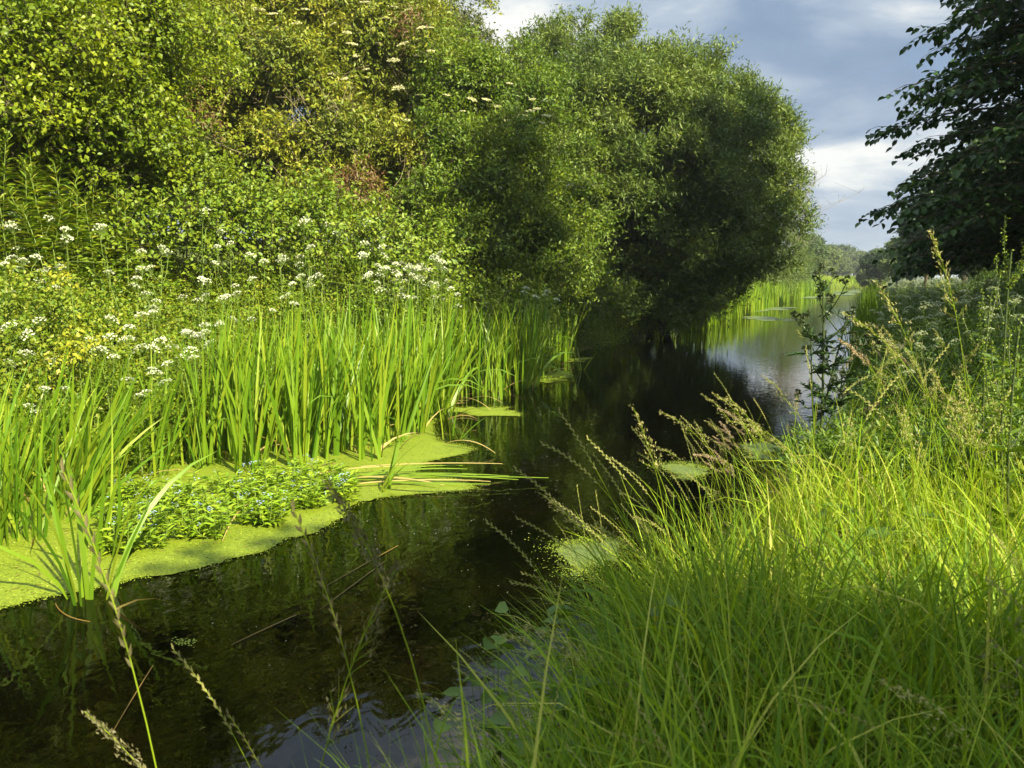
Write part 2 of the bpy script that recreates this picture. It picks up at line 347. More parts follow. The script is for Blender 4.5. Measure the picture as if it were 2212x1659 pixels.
# ------------------------------------------------------------------ trees
def gen_clumps(c, rad, n, r0, r1, inner=0.25, zmin=-0.9):
    out_ = []
    c = np.array(c, float); rad = np.array(rad, float)
    while len(out_) < n:
        d = rdir(1)[0]
        if d[2] < zmin: continue
        k = 1.0 if rg.random() > inner else rg.uniform(0.2, 0.7)
        r = rg.uniform(r0, r1)
        p = c + d*np.maximum(rad-r*0.75, 0.1)*k
        out_.append((*p, r))
    return np.array(out_)
def foliage(mb, tw, cl, centre, dens, L, W, m=9, twig=0.45, upb=0.35, droop=0.25, back=0.45, view=None, sq=0.8, twfrac=0.35, m_idx=0, round_=False, spread=0.9, sub=0):
    """leafy sprays spread through clumps"""
    if sub:
        u = rdir(len(cl)*sub); k = np.repeat(np.arange(len(cl)), sub)
        c2 = cl[k, :3]+u*cl[k, 3:]*rg.uniform(.45, .95, (len(k), 1)); c3 = np.concatenate([c2, cl[k, 3:]*rg.uniform(.28, .52, (len(k), 1))], 1)
        k = np.repeat(np.arange(len(cl)), 3); u = nrm(rdir(len(k))+UP*.35); c4 = np.concatenate([cl[k, :3]+u*cl[k, 3:]*rg.uniform(1.0, 1.5, (len(k), 1)), cl[k, 3:]*rg.uniform(.12, .26, (len(k), 1))], 1)
        cl = np.concatenate([c3, c4])                # loose outer shoots
    cnt = np.maximum((cl[:, 3]**2*dens).astype(int), 4); idx = np.repeat(np.arange(len(cl)), cnt); n = len(idx)
    u = rdir(n); outw = nrm(cl[idx, :3]-np.asarray(centre)+1e-6)
    keep = (np.sum(u*outw, 1) > -0.35) | (rg.random(n) < 0.35)
    if view is not None:                       # thinner on the far side
        vd = nrm(np.array([[view[0], view[1], 0.9]])); vis = np.sum(u*vd, 1) > -0.35
        keep &= vis | (rg.random(n) < back)
    idx = idx[keep]; u = u[keep]; n = len(idx)
    r = cl[idx, 3][:, None]
    st0 = cl[idx, :3] + u*np.array([1, 1, sq])*r*rg.uniform(0.25, 0.92, (n, 1))
    d = nrm(u*0.8 + UP*upb + rg.normal(size=(n, 3))*0.42)
    ln = twig*rg.uniform(0.6, 1.3, (n, 1))
    if tw is not None:
        s_ = rg.random(n) < twfrac
        sticks(tw, st0[s_]-d[s_]*0.1, st0[s_]+d[s_]*ln[s_]*0.9, 0.004, 0.002)
    k = (np.arange(m)+0.5)/m
    P = st0[:, None] + d[:, None]*ln[:, None]*k[None, :, None] + rg.normal(size=(n, m, 3))*0.03
    dd = d[:, None]*0.55 + rg.normal(size=(n, m, 3))*spread*0.75 - UP*droop
    N = UP*0.62 + u[:, None]*0.55 + rg.normal(size=(n, m, 3))*0.38
    sc = rg.uniform(0.45, 1.3, n*m)
    leaves(mb, P.reshape(-1, 3), dd.reshape(-1, 3), N.reshape(-1, 3), L*sc, W*sc, m=m_idx, round_=round_)
    return n*m
def limbs(mb, base, cl, stems, r, frac=1.0):
    """stems from the base and a limb to each clump"""
    base = np.asarray(base, float)
    top = cl[:, :3].mean(0); tops = []
    for k in range(stems):
        a = rg.uniform(0, 6.28); e = top*0.75+base*0.25 + np.array([math.cos(a), math.sin(a), 0])*(0.9 if stems > 1 else 0.1)*np.ptp(cl[:, 0])*0.18
        b0 = base + np.array([math.cos(a), math.sin(a), 0])*(0.25 if stems > 1 else 0)*r*4
        p = bez(b0-np.array([0, 0, 0.25]), e, (rg.normal()*.15, rg.normal()*.15, 0.1), 7); tube(mb, p, np.linspace(r, r*0.45, 7), 7); tops.append(p)
    for c in cl:
        if rg.random() > frac: continue
        p = tops[rg.integers(len(tops))]; s = p[rg.integers(2, 7)]
        q = bez(s, c[:3], (rg.normal()*.2, rg.normal()*.2, rg.uniform(-.1, .35)), 6); tube(mb, q, np.linspace(r*0.38, 0.008, 6), 5)
def tree(name, label, cat, base, cl, mat, dens, L, W, stems=3, r=0.07, group=None, extra=None, trunk_name='trunk', **kw):
    base = np.array([base[0], base[1], float(hz(base[0], base[1])) if len(base) < 3 else base[2]])
    root = empty(name, base); tag(root, label, cat, group)
    loc = cl.copy(); loc[:, :3] -= base
    ce = loc[:, :3].mean(0)
    t = MB(); limbs(t, (0, 0, 0), loc, stems, r)
    f = MB(); tw = MB()
    view = nrm(np.array([-base[0], -base[1]]))
    foliage(f, tw, loc, ce, dens, L, W, view=view, **kw)
    if tw.v: t.v += tw.v; t.f += [x+t.nv for x in tw.f]; t.mi += tw.mi; t.nv += tw.nv
    t.build(trunk_name, M['bark'], root); f.build('crown', mat, root)
    return root, loc
def umbel(fm, sm, c, rad, n=14, k=11, up=UP, size=0.009, ray_len=None, dome=0.35):
    """a flat-topped flower head of many small clusters, on rays"""
    c = np.asarray(c, float); up = nrm(np.asarray(up, float)); X = nrm(np.cross(up, [0.3, 1, 0.1])); Y = np.cross(up, X)
    i = np.arange(n); rr = rad*np.sqrt((i+0.5)/n); a = i*2.39996
    P = c + X*(rr*np.cos(a))[:, None] + Y*(rr*np.sin(a))[:, None] + up*(dome*rad*(1-(rr/rad)**2))[:, None]
    if sm is not None: sticks(sm, np.repeat([c-up*(ray_len or rad*0.9)], n, 0), P-up*0.004, 0.0011, 0.0008)
    ur = rad/math.sqrt(n)*0.82
    Q = np.repeat(P, k, 0); m = len(Q)
    off = rg.normal(size=(m, 3)); off = nrm(off)*ur*rg.random((m, 1))**0.4; off -= up*np.sum(off*up, 1)[:, None]*0.45
    N = nrm(up*0.9+rg.normal(size=(m, 3))*0.45)
    D = nrm(np.cross(N, rdir(m)))
    leaves(fm, Q+off-D*size*0.5, D, N, size*1.25, size*1.15, fold=0.1)

def build_trees():
    # yellow green shrub, far left
    b = xy(4.3, -9.4)
    def Pc(px, py, Y, r): p = at(px, py, Y); return (*p, r)
    cl = np.array([Pc(-160, 60, 9.6, 1.1), Pc(-40, 40, 9.9, 1.1), Pc(60, 90, 9.5, 0.95), Pc(200, 40, 10.2, 0.9), Pc(290, 110, 10.4, 0.75), Pc(120, 210, 9.6, 0.8),
                   Pc(260, 230, 10.0, 0.75), Pc(330, 310, 10.2, 0.62), Pc(-90, 230, 9.2, 0.9), Pc(180, 30, 10.6, 1.0), Pc(20, 300, 10.2, 0.7), Pc(330, 60, 10.9, 0.7),
                   Pc(210, 330, 10.6, 0.6), Pc(400, 370, 10.8, 0.5), Pc(-250, -80, 10.4, 1.2), Pc(30, 190, 9.1, .75), Pc(110, 130, 9.2, .7), Pc(190, 160, 9.6, .6), Pc(-60, 130, 9, .7), Pc(60, 0, 11, 1.1), Pc(350, 190, 10.9, 0.6), Pc(60, 160, 12, 1.3), Pc(250, 160, 12.6, 1.3), Pc(330, 380, 12.4, 1.0), Pc(120, 330, 11.8, 1.1), Pc(-60, 360, 11.2, 1.0), Pc(-30, 440, 11.6, .9), Pc(90, 430, 11.8, .9), Pc(200, 430, 12, .8), Pc(220, 110, 13, 1.3), Pc(-150, 200, 11.5, 1.3)])
    tree('dogwood_shrub', 'dense yellow-green broad-leaved shrub filling the top left corner above the willowherb', 'shrub', (b[0]-0.3, b[1]), cl, M['dogwood'], 1500, 0.066, 0.044, stems=5, r=0.045, twig=0.34, m=8, droop=0.3, sub=7)
    # elder with cream flower plates
    b = (-4.6, 17.2); Pe = lambda px, py, Y, r: Pc(px, py, Y*1.32, r*1.32)
    cl = np.array([Pe(450, 60, 12.6, 1.0), Pe(560, 70, 13, 1.1), Pe(640, 90, 12.6, 1.1), Pe(740, 90, 13, 1.1), Pe(830, 90, 13.2, 1.0), Pe(900, 150, 13.6, 0.9), Pe(520, 200, 12.2, 0.9),
                   Pe(650, 240, 12.2, 0.95), Pe(780, 220, 12.4, 1.0), Pe(880, 270, 13, 0.9), Pe(960, 230, 13.8, 0.7), Pe(700, 360, 12.0, 0.8), Pe(820, 380, 12.2, 0.8), Pe(560, 330, 12.2, 0.7),
                   Pe(470, 280, 12.2, 0.6), Pe(620, 60, 13.4, 1.0), Pe(800, 70, 13.6, 1.0), Pe(440, 40, 13.2, 1.0), Pe(930, 190, 14.5, 1.0), Pe(960, 300, 14.5, .9), Pe(950, 420, 14, .8), Pe(900, 420, 12.6, 0.6), Pe(420, 160, 12.4, 0.6), Pe(610, 420, 11.8, 0.5), Pe(960, 350, 13.2, 0.6), Pe(770, 470, 11.8, 0.5), Pe(500, 420, 13, .9), Pe(600, 300, 15, 1.4), Pe(760, 320, 15, 1.4), Pe(880, 400, 15, 1.2), Pe(700, 130, 15.5, 1.4), Pe(520, 100, 15, 1.5), Pe(660, 480, 13.5, .9), Pe(860, 500, 13.6, .9), Pe(940, 520, 13.8, .7), Pe(870, 0, 15.5, 1.2)])
    root, loc = tree('elder_bush', 'tall olive elder bush with flat cream flower plates and bare twigs at the top centre-left', 'bush', (b[0], b[1]), cl, M['elder'], 1000, 0.105, 0.042, stems=6, r=0.06, twig=0.34, m=9, droop=0.35, twfrac=0.6, sub=7)
    base = np.array(root.location)
    tw = MB()                                  # pale bare twigs
    for k in range(190):
        c = loc[rg.integers(len(loc))]; u = nrm(rg.normal(size=3)+np.array([0.2, -0.9, 0.3])); p = c[:3]+u*c[3]*rg.uniform(.75, 1.15)
        d = nrm(np.array([rg.normal()*.5, -0.2+rg.normal()*.2, rg.uniform(-.2, 1)])); L = rg.uniform(.35, .9)
        e = p+d*L; tube(tw, bez(p-d*.5, e, rg.normal(size=3)*.06, 5), np.linspace(.009, .004, 5), 4)
        for j in range(4):
            a = p+d*L*rg.uniform(.2, .9); sticks(tw, a[None], (a+nrm(d+rg.normal(size=3)*.8)*rg.uniform(.12, .35))[None], .004, .0018)
    tw.build('bare_twigs', M['twig'], root)
    rd = MB()
    for px, py, Y, r in ((405, 175, 11.6, .30), (440, 255, 11.6, .28), (775, 405, 11.4, .36), (1000, 345, 12.3, .26), (975, 300, 12.6, .24), (725, 395, 11.5, .22), (880, 60, 12.4, .3)):
        c = np.array([(*(at(px, py, Y*1.3)-base), r*1.3)]); foliage(rd, None, c, c[0, :3]+[0, 2, 0], 620, 0.09, 0.034, m=8, twig=.28, droop=.4)
    rd.build('reddish_sprays', M['elder_red'], root)
    fl = MB()
    pts = [(470, 60), (600, 60), (560, 75), (490, 175), (460, 172), (640, 50), (720, 52), (800, 62), (700, 30), (760, 95), (830, 40), (880, 22), (910, 60), (850, 130), (930, 110), (955, 145), (790, 150), (690, 130),
           (745, 170), (990, 180), (1010, 175), (965, 205), (640, 150), (700, 290), (520, 130), (655, 225), (905, 205), (1020, 215), (560, 20), (850, 15), (790, 5), (930, 330), (880, 260), (540, 95), (620, 110), (680, 85), (750, 70), (820, 95), (870, 95), (900, 120), (930, 60), (770, 120), (720, 160), (660, 20), (590, 30), (500, 30), (810, 30), (940, 180), (860, 190), (985, 235), (1000, 205)]
    for px, py in pts:
        p = at(px, py, rg.uniform(15.2, 16.4))-base; umbel(fl, None, p, rg.uniform(.065, .12), n=18, k=9, up=(rg.normal()*.15, -.45+rg.normal()*.15, 1), size=.02, dome=.15)
    fl.build('flower_plates', M['cream'], root)
    # green elder / hawthorn in front of the willow
    b = xy(16.0, -8.4)
    cl = np.array([Pc(1030, 240, 15.8, .9), Pc(1120, 260, 16.2, .9), Pc(1010, 360, 15.2, .85), Pc(1100, 350, 15.6, .95), Pc(1190, 350, 16.2, .8), Pc(1060, 450, 15.2, .9), Pc(1170, 440, 15.8, .9),
                   Pc(1240, 490, 16.4, .7), Pc(1000, 500, 14.6, .7), Pc(1110, 540, 15.2, .85), Pc(1210, 570, 16, .75), Pc(1020, 590, 14.8, .7), Pc(1120, 610, 15.4, .6), Pc(980, 170, 16.2, .8), Pc(1080, 170, 17, .8),
                   Pc(960, 430, 14.6, .6), Pc(1280, 620, 17, .5), Pc(1170, 250, 17.2, .8), Pc(1050, 560, 17, 1.2), Pc(1180, 600, 18, 1.1), Pc(1100, 450, 18, 1.4), Pc(1240, 640, 18.5, .8), Pc(1000, 300, 18, 1.4), Pc(1130, 330, 18.5, 1.3), Pc(1050, 650, 15.6, .6)])
    root, loc = tree('elder_bush', 'mid-green elder bush with few pale flower plates between olive elder and big willow', 'bush', (b[0], b[1]), cl, M['green'], 1350, 0.080, 0.038, stems=5, r=0.06, twig=.36, m=9, droop=.35, sub=7)
    base = np.array(root.location); fl = MB()
    for px, py in ((1050, 215), (1075, 230), (1090, 260), (1150, 215), (1060, 290), (1160, 235), (1145, 240), (1040, 300), (1070, 325), (1000, 240), (1170, 265), (1180, 250), (1130, 250), (1230, 400), (960, 590), (1130, 620), (1100, 180)):
        p = at(px, py, rg.uniform(14.6, 15.4))-base; umbel(fl, None, p, rg.uniform(.06, .10), n=15, k=9, up=(rg.normal()*.15, -.4, 1), size=.018, dome=.15)
    fl.build('flower_plates', M['cream'], root)
    # hawthorn behind, against the sky
    b = (-1.6, 26.5); Pe = lambda px, py, Y, r: Pc(px, py, Y*1.3, r*1.3)
    cl = np.array([Pe(930, 130, 21, 1.2), Pe(985, 75, 21, .85), Pe(1030, 170, 20.5, .8), Pe(970, 130, 20.5, 1.1), Pe(880, 95, 20, 1.1), Pe(930, 80, 20.5, 1.0), Pe(1110, 220, 20.5, .9), Pe(1030, 240, 20, 1.1), Pe(1050, 110, 21, .4),
                   Pe(860, 130, 20, 1.3), Pe(1140, 230, 20, .9)])
    tree('hawthorn_tree', 'grey-green hawthorn behind the elders, its loose top against the white cloud', 'tree', (b[0], b[1]), cl, M['hawthorn'], 560, 0.11, 0.065, stems=2, r=.12, twig=.5, m=8, twfrac=.6, spread=1.1)
    # big willow
    b = xy(24.6, -6.3)
    cl = [Pc(1150, 230, 24, 1.2), Pc(1200, 150, 24.5, 1.0), Pc(1270, 190, 24, 1.3), Pc(1340, 150, 24.5, 1.1), Pc(1400, 190, 24, 1.2), Pc(1440, 165, 25, .8), Pc(1480, 205, 24.6, 1.1), Pc(1540, 230, 25, 1.1), Pc(1590, 240, 25.5, .8), Pc(1600, 260, 25, 1.2),
          Pc(1660, 300, 25.6, .95), Pc(1200, 220, 23.4, 1.5), Pc(1310, 210, 22.8, 1.6), Pc(1420, 240, 22.8, 1.6), Pc(1520, 280, 23.4, 1.5), Pc(1230, 330, 22.6, 1.4), Pc(1340, 330, 22.2, 1.5), Pc(1450, 360, 22.4, 1.5), Pc(1550, 380, 23, 1.4), Pc(1640, 390, 24.4, 1.2),
          Pc(1690, 400, 25.4, .7), Pc(1260, 430, 22.6, 1.2), Pc(1360, 440, 22.4, 1.1), Pc(1470, 470, 22.4, 1.1), Pc(1560, 490, 23, 1.2), Pc(1640, 490, 24, 1.1), Pc(1590, 560, 23.6, .9), Pc(1520, 570, 22.8, 1.0), Pc(1660, 550, 25, .8), Pc(1530, 630, 23, .6), Pc(1590, 610, 24, .6),
          Pc(1430, 650, 23, .8), Pc(1370, 660, 22.6, .7), Pc(1500, 665, 22.6, .7), Pc(1320, 670, 22, .6), Pc(1460, 690, 22.4, .45), Pc(1440, 560, 23.2, 1.1), Pc(1350, 540, 23.5, 1.1), Pc(1400, 620, 24, 1.0), Pc(1330, 620, 23.5, .9), Pc(1480, 590, 25, 1.3), Pc(1380, 500, 25, 1.4), Pc(1560, 540, 26, 1.4), Pc(1290, 480, 24.5, 1.3), Pc(1240, 520, 24, 1.0), Pc(1450, 420, 26, 1.6), Pc(1300, 380, 26, 1.6), Pc(1560, 400, 26.5, 1.5), Pc(1400, 290, 26, 1.7), Pc(1205, 80, 25, .55), Pc(1350, 85, 25, .5), Pc(1270, 110, 25, .45), Pc(1510, 150, 25.4, .5), Pc(1600, 190, 26, .4), Pc(1700, 310, 26, .45), Pc(1300, 560, 23.5, .8), Pc(1260, 600, 22, .6), Pc(1480, 640, 23, .5), Pc(1710, 480, 26, .6)]
    cl = np.array(cl)
    tree('willow_tree', 'big rounded green willow tree overhanging the dark canal in the middle', 'tree', (b[0], b[1]), cl, M['willow'], 760, 0.14, 0.037, stems=6, r=.13, twig=.48, m=10, upb=.6, droop=.1, twfrac=.3, spread=.8, sub=8)
    # bushes right of the willow, along the left bank
    for i, (pts, lab, mat) in enumerate(((((1690, 520, 60, 1.9), (1700, 580, 58, 2.0), (1660, 600, 56, 1.9), (1725, 560, 66, 1.5), (1680, 625, 55, 1.2), (1725, 510, 66, 1.2), (1640, 560, 56, 2)), 'low grey-green bush on the far bank just right of the big willow', 'willow'),
                                         (((1722, 605, 75, 1.6), (1705, 612, 72, 1.5), (1738, 585, 82, 1.4), (1715, 625, 72, .9)), 'dark low bush over the water behind the willow', 'far_dark'))):
        cl = np.array([Pc(*p) for p in pts]); p = cl[:, :3].mean(0); s, t = st(p[0], p[1]); bb = p[:2]
        tree('waterside_bush', lab, 'bush', bb, cl, M[mat], 300, .13, .05, stems=4, r=.08, twig=.5, m=8)
    # bare twiggy tree
    b = at(1690, 600, 60); z = float(hz(b[0], b[1])); root = empty('bare_tree', (b[0], b[1], z)); tag(root, 'leafless grey twiggy tree poking out beside the willow against the sky', 'tree')
    t = MB(); tw = MB(); top = at(1712, 350, 60)-np.array([b[0], b[1], z])
    tube(t, bez((0, 0, -.2), top*.7, (.1, 0, 0), 7), np.linspace(.09, .03, 7), 6)
    for k in range(42):
        h = rg.uniform(.35, .95); s = top*h*.8; e = s+np.array([rg.normal()*1.4+.8, rg.normal()*1.0, rg.uniform(.8, 3.2)]); q = bez(s, e, rg.normal(size=3)*.12, 5); tube(tw, q, np.linspace(.03, .012, 5), 4)
        for j in range(9):
            a = q[rg.integers(1, 5)]+rg.normal(size=3)*.02; sticks(tw, a[None], (a+np.array([rg.normal()*.5, rg.normal()*.4, rg.uniform(.2, 1.0)]))[None], .013, .008)
    t.build('trunk', M['bark'], root); tw.build('twigs', bark_mat('grey_twig', (.16, .14, .12), (.26, .23, .20)), root)
build_trees()

def build_right_tree(name, label, pos, hgt, rad, z0, nb, mat, lsz=.115, seed=1, detail=1.0, pw=.75):
    """tree with long level boughs and drooping broad leaves"""
    r_ = np.random.default_rng(seed)
    zb = float(hz(*pos)); root = empty(name, (*pos, zb)); tag(root, label, 'tree')
    t = MB(); f = MB()
    tp = bez((0, 0, -.3), (.2, .1, hgt-.4), (.15, -.1, 0), 10); tube(t, tp, np.linspace(.2, .03, 10), 9)
    for k in range(nb):
        z = z0 + (hgt-z0)*((k+r_.random())/nb); u = (z-z0)/(hgt-z0); a = k*2.39996+r_.normal()*.2
        rr = rad*(1-u)**pw*r_.uniform(.72, 1.08)*(0.75 if u < .06 else 1)+.25
        s = tp[min(int(u*9)+0, 9)]*1.0; s = np.array([s[0], s[1], max(z-.25*rr, .4)])
        e = np.array([math.cos(a)*rr, math.sin(a)*rr, z-.10*rr]); q = bez(s, e, (0, 0, .14*rr), 8); tube(t, q, np.linspace(.035, .007, 8), 5)
        nt = int((7+rr*4.5)*detail)
        for j in range(nt):
            v = .18+.82*(j+.5)/nt; i = v*7; i0 = min(int(i), 6); p = q[i0]*(1-(i-i0))+q[i0+1]*(i-i0)
            d = nrm(q[i0+1]-q[i0]); sd = np.array([-d[1], d[0], 0])*(1 if j % 2 else -1)
            td = nrm(d*.65+sd*r_.uniform(.35, 1.0)+UP*r_.normal()*.24) if j < nt-1 else d
            tl = r_.uniform(.35, .75)*(1.15-.45*v); nl = int(r_.integers(8, 12))
            te = p+td*tl-UP*tl*.12; tube(t, bez(p, te, (0, 0, .05), 4), np.linspace(.007, .002, 4), 3)
            w_ = (np.arange(nl)+.6)/nl; side = np.where(np.arange(nl) % 2, 1., -1.)[:, None]*np.cross(td, UP)
            P = p+(te-p)*w_[:, None]+UP*(.05*(4*w_*(1-w_))-r_.uniform(0, .09, nl))[:, None]
            D = td*.55+side*.75-UP*r_.uniform(.15, .75, (nl, 1))+r_.normal(size=(nl, 3))*.2
            N = UP+r_.normal(size=(nl, 3))*.28+side*.2
            sc = r_.uniform(.7, 1.15, nl); leaves(f, P, D, N, lsz*sc, lsz*.72*sc, fold=.14, round_=True)
    t.build('trunk', M['bark'], root); f.build('crown', mat, root)
    return root
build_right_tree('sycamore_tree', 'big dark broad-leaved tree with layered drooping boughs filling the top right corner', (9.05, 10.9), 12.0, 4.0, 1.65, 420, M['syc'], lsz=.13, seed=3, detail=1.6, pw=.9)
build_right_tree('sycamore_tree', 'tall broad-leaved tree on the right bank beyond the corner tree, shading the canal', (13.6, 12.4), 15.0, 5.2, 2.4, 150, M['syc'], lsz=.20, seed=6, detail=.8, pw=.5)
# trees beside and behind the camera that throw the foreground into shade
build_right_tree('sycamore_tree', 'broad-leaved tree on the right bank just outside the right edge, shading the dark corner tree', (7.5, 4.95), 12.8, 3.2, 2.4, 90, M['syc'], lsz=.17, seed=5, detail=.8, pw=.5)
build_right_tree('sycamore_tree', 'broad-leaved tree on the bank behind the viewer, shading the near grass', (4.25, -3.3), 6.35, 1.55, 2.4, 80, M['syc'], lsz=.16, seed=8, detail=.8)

# ------------------------------------------------------------------ far trees and woods
def far_proto(name, mat, seed, hgt, rad, n=26):
    c = (0, 0, hgt*.58); cl = gen_clumps(c, (rad, rad, hgt*.42), n, rad*.26, rad*.45)
    root, _ = tree(name, 'x', 'tree', (0, 0, 0), cl, M[mat], 130, .30, .20, stems=1, r=.16, twig=.6, m=7)
    return root
def build_far():
    protos = [far_proto('distant_tree', 'far', 1, 8, 3.4), far_proto('distant_tree', 'far_dark', 2, 9, 3.6), far_proto('distant_tree', 'far', 3, 6.5, 3.2)]
    used = [False]*3
    def put(pi, x, y, s, label, group, wide=1.0):
        o = protos[pi] if not used[pi] else copy_tree(protos[pi]); used[pi] = True
        o.location = (x, y, float(hz(x, y))-.15); o.rotation_euler = (0, 0, rg.uniform(0, 6.28)); o.scale = (s*wide, s*wide, s)
        o['label'] = label; o['group'] = group
    # left bank crest
    g1 = 'trees along the far left bank'
    for i, (px, Y, s, pi, lab) in enumerate(((1748, 108, .72, 0, 'sunlit green tree nearest beyond the willow on the far left bank'), (1766, 128, .95, 2, 'rounded pale green tree second beyond the willow, on the sunny bank slope'),
                                             (1797, 165, .82, 0, 'yellow-green tree at the top of the distant grassy slope'), (1822, 200, .8, 2, 'small bright bush where the distant sunny slope runs down'), (1730, 86, .7, 1, 'dark tree half hidden behind the right side of the willow'))):
        p = at(px, 600, Y); put(pi, p[0], p[1], s, lab, g1)
    g2 = 'trees of the wood on the skyline'
    k = 0
    for px in range(1770, 1990, 17):
        Y = 215+rg.uniform(-20, 35); p = at(px+rg.uniform(-5, 5), 600, Y); s = .98*rg.uniform(.88, 1.15)*(0.92+.35*abs(px-1880)/110*.5)
        put((k*2+k//3) % 3, p[0], p[1], s, 'rounded tree of the distant wood on the skyline beyond the canal', g2, 1.25); k += 1
    g3 = 'hedge trees on the far right bank'
    for i, (px, Y, s, pi) in enumerate(((1905, 95, .55, 1), (1935, 80, .55, 1), (1965, 68, .62, 0), (2000, 56, .62, 1), (2040, 48, .7, 1), (2090, 42, .75, 1), (2140, 36, .7, 1), (2195, 30, .75, 1), (2260, 27, .8, 1), (1885, 108, .5, 2), (1872, 120, .4, 1))):
        p = at(px, 600, Y); put(pi, p[0], p[1], s, 'dark green hedge tree in the row behind the white umbels, under the corner tree', g3, 1.2)
    cl = gen_clumps((0, 0, 1.5), (2.2, 2.2, 1.6), 22, .6, 1.0, zmin=-.7); hb, _ = tree('hedge_bush', 'x', 'bush', (0, 0, 0), cl, M['far_dark'], 190, .2, .13, stems=4, r=.05, twig=.5, m=7)
    for i in range(15):
        s_ = 17+i*5.2+rg.uniform(-1, 1); t_ = 4.2+.085*s_+rg.uniform(-.6, .6); p = xy(s_, t_); o = hb if i == 0 else copy_tree(hb)
        o.location = (p[0], p[1], float(hz(p[0], p[1]))-.1); o.rotation_euler = (0, 0, rg.uniform(0, 6.28)); k_ = rg.uniform(.75, 1.05); o.scale = (k_*1.3, k_*1.3, k_); tag(o, 'low dark green hedge bush under the trees behind the right bank umbels', 'bush', 'hedge bushes on the right bank')
    # left bank wood behind the front bushes, closes the gaps
    g4 = 'trees behind the left bank bushes'
    for i, (s_, t_, sc) in enumerate(((6, -17, .62), (12, -20, .7), (20, -24, .7), (28, -15.5, .72), (34, -13, .72), (-1, -15, .62), (41, -12, .6), (13.5, -14.5, .56), (16, -17, .6))):
        p = xy(s_, t_); put(1, p[0], p[1], sc, 'dark tree filling the gaps behind the sunlit left bank bushes', g4)
build_far()

# ------------------------------------------------------------------ duckweed
def jag(poly, step=.06, amp=.014):
    out_ = []; n = len(poly)
    for i in range(n):
        a = np.array(poly[i][:2], float); b = np.array(poly[(i+1) % n][:2], float); m_ = max(1, int(np.linalg.norm(b-a)/step))
        for k in range(m_): p = a+(b-a)*k/m_; out_.append(p+rg.normal(size=2)*amp+amp*2.2*np.array([math.sin(p[0]*9+p[1]*4), math.sin(p[1]*11-p[0]*5)]))
    return out_
def mat_obj(name, pts, z, mat, step=.06, amp=.014, fr=220):
    """a floating film with a ragged rim of tiny fronds"""
    c = np.mean([p[:2] for p in pts], 0); pts = jag(pts, step, amp)
    from mathutils.geometry import delaunay_2d_cdt
    n_ = len(pts); r2 = delaunay_2d_cdt([Vector((p[0]-c[0], p[1]-c[1])) for p in pts], [(i, (i+1) % n_) for i in range(n_)], [], 1, 1e-6)
    me = bpy.data.meshes.new(name); me.from_pydata([(v[0], v[1], .003) for v in r2[0]], [], [list(f) for f in r2[2]]); me.materials.append(mat); me.materials.append(M['weedleaf'])
    bm = bmesh.new(); bm.from_mesh(me); bmesh.ops.reverse_faces(bm, faces=[f for f in bm.faces if f.normal.z < 0]); bm.to_mesh(me); bm.free()
    o = bpy.data.objects.new(name, me); o.location = (c[0], c[1], z); link(o)
    # rim fronds, joined into the same mesh
    mb = MB(); P = np.array(pts); n = len(P)
    i = rg.integers(0, n, fr*max(1, n//12)); f = rg.random(len(i))[:, None]
    Q = P[i]*(1-f)+P[(i+1) % n]*f+rg.normal(size=(len(i), 2))*amp*(1.5+4.5*(rg.random((len(i), 1))**5))-c
    m = len(Q); Q = np.concatenate([Q, np.full((m, 1), .008)], 1); Q[:, 2] += rg.uniform(0, .004, m)
    a = rg.uniform(0, 6.28, m); D = np.stack([np.cos(a), np.sin(a), rg.normal(size=m)*.12], 1)
    leaves(mb, Q, D, UP+rg.normal(size=(m, 3))*.18, rg.uniform(.007, .013, m), rg.uniform(.006, .011, m))
    fm = mb.mesh(name, [mat, M['weedleaf']]); fm.polygons.foreach_set('material_index', np.ones(len(fm.polygons), np.int32))
    bm = bmesh.new(); bm.from_mesh(me); bm.from_mesh(fm); bm.to_mesh(me); bm.free(); bpy.data.meshes.remove(fm)
    return o
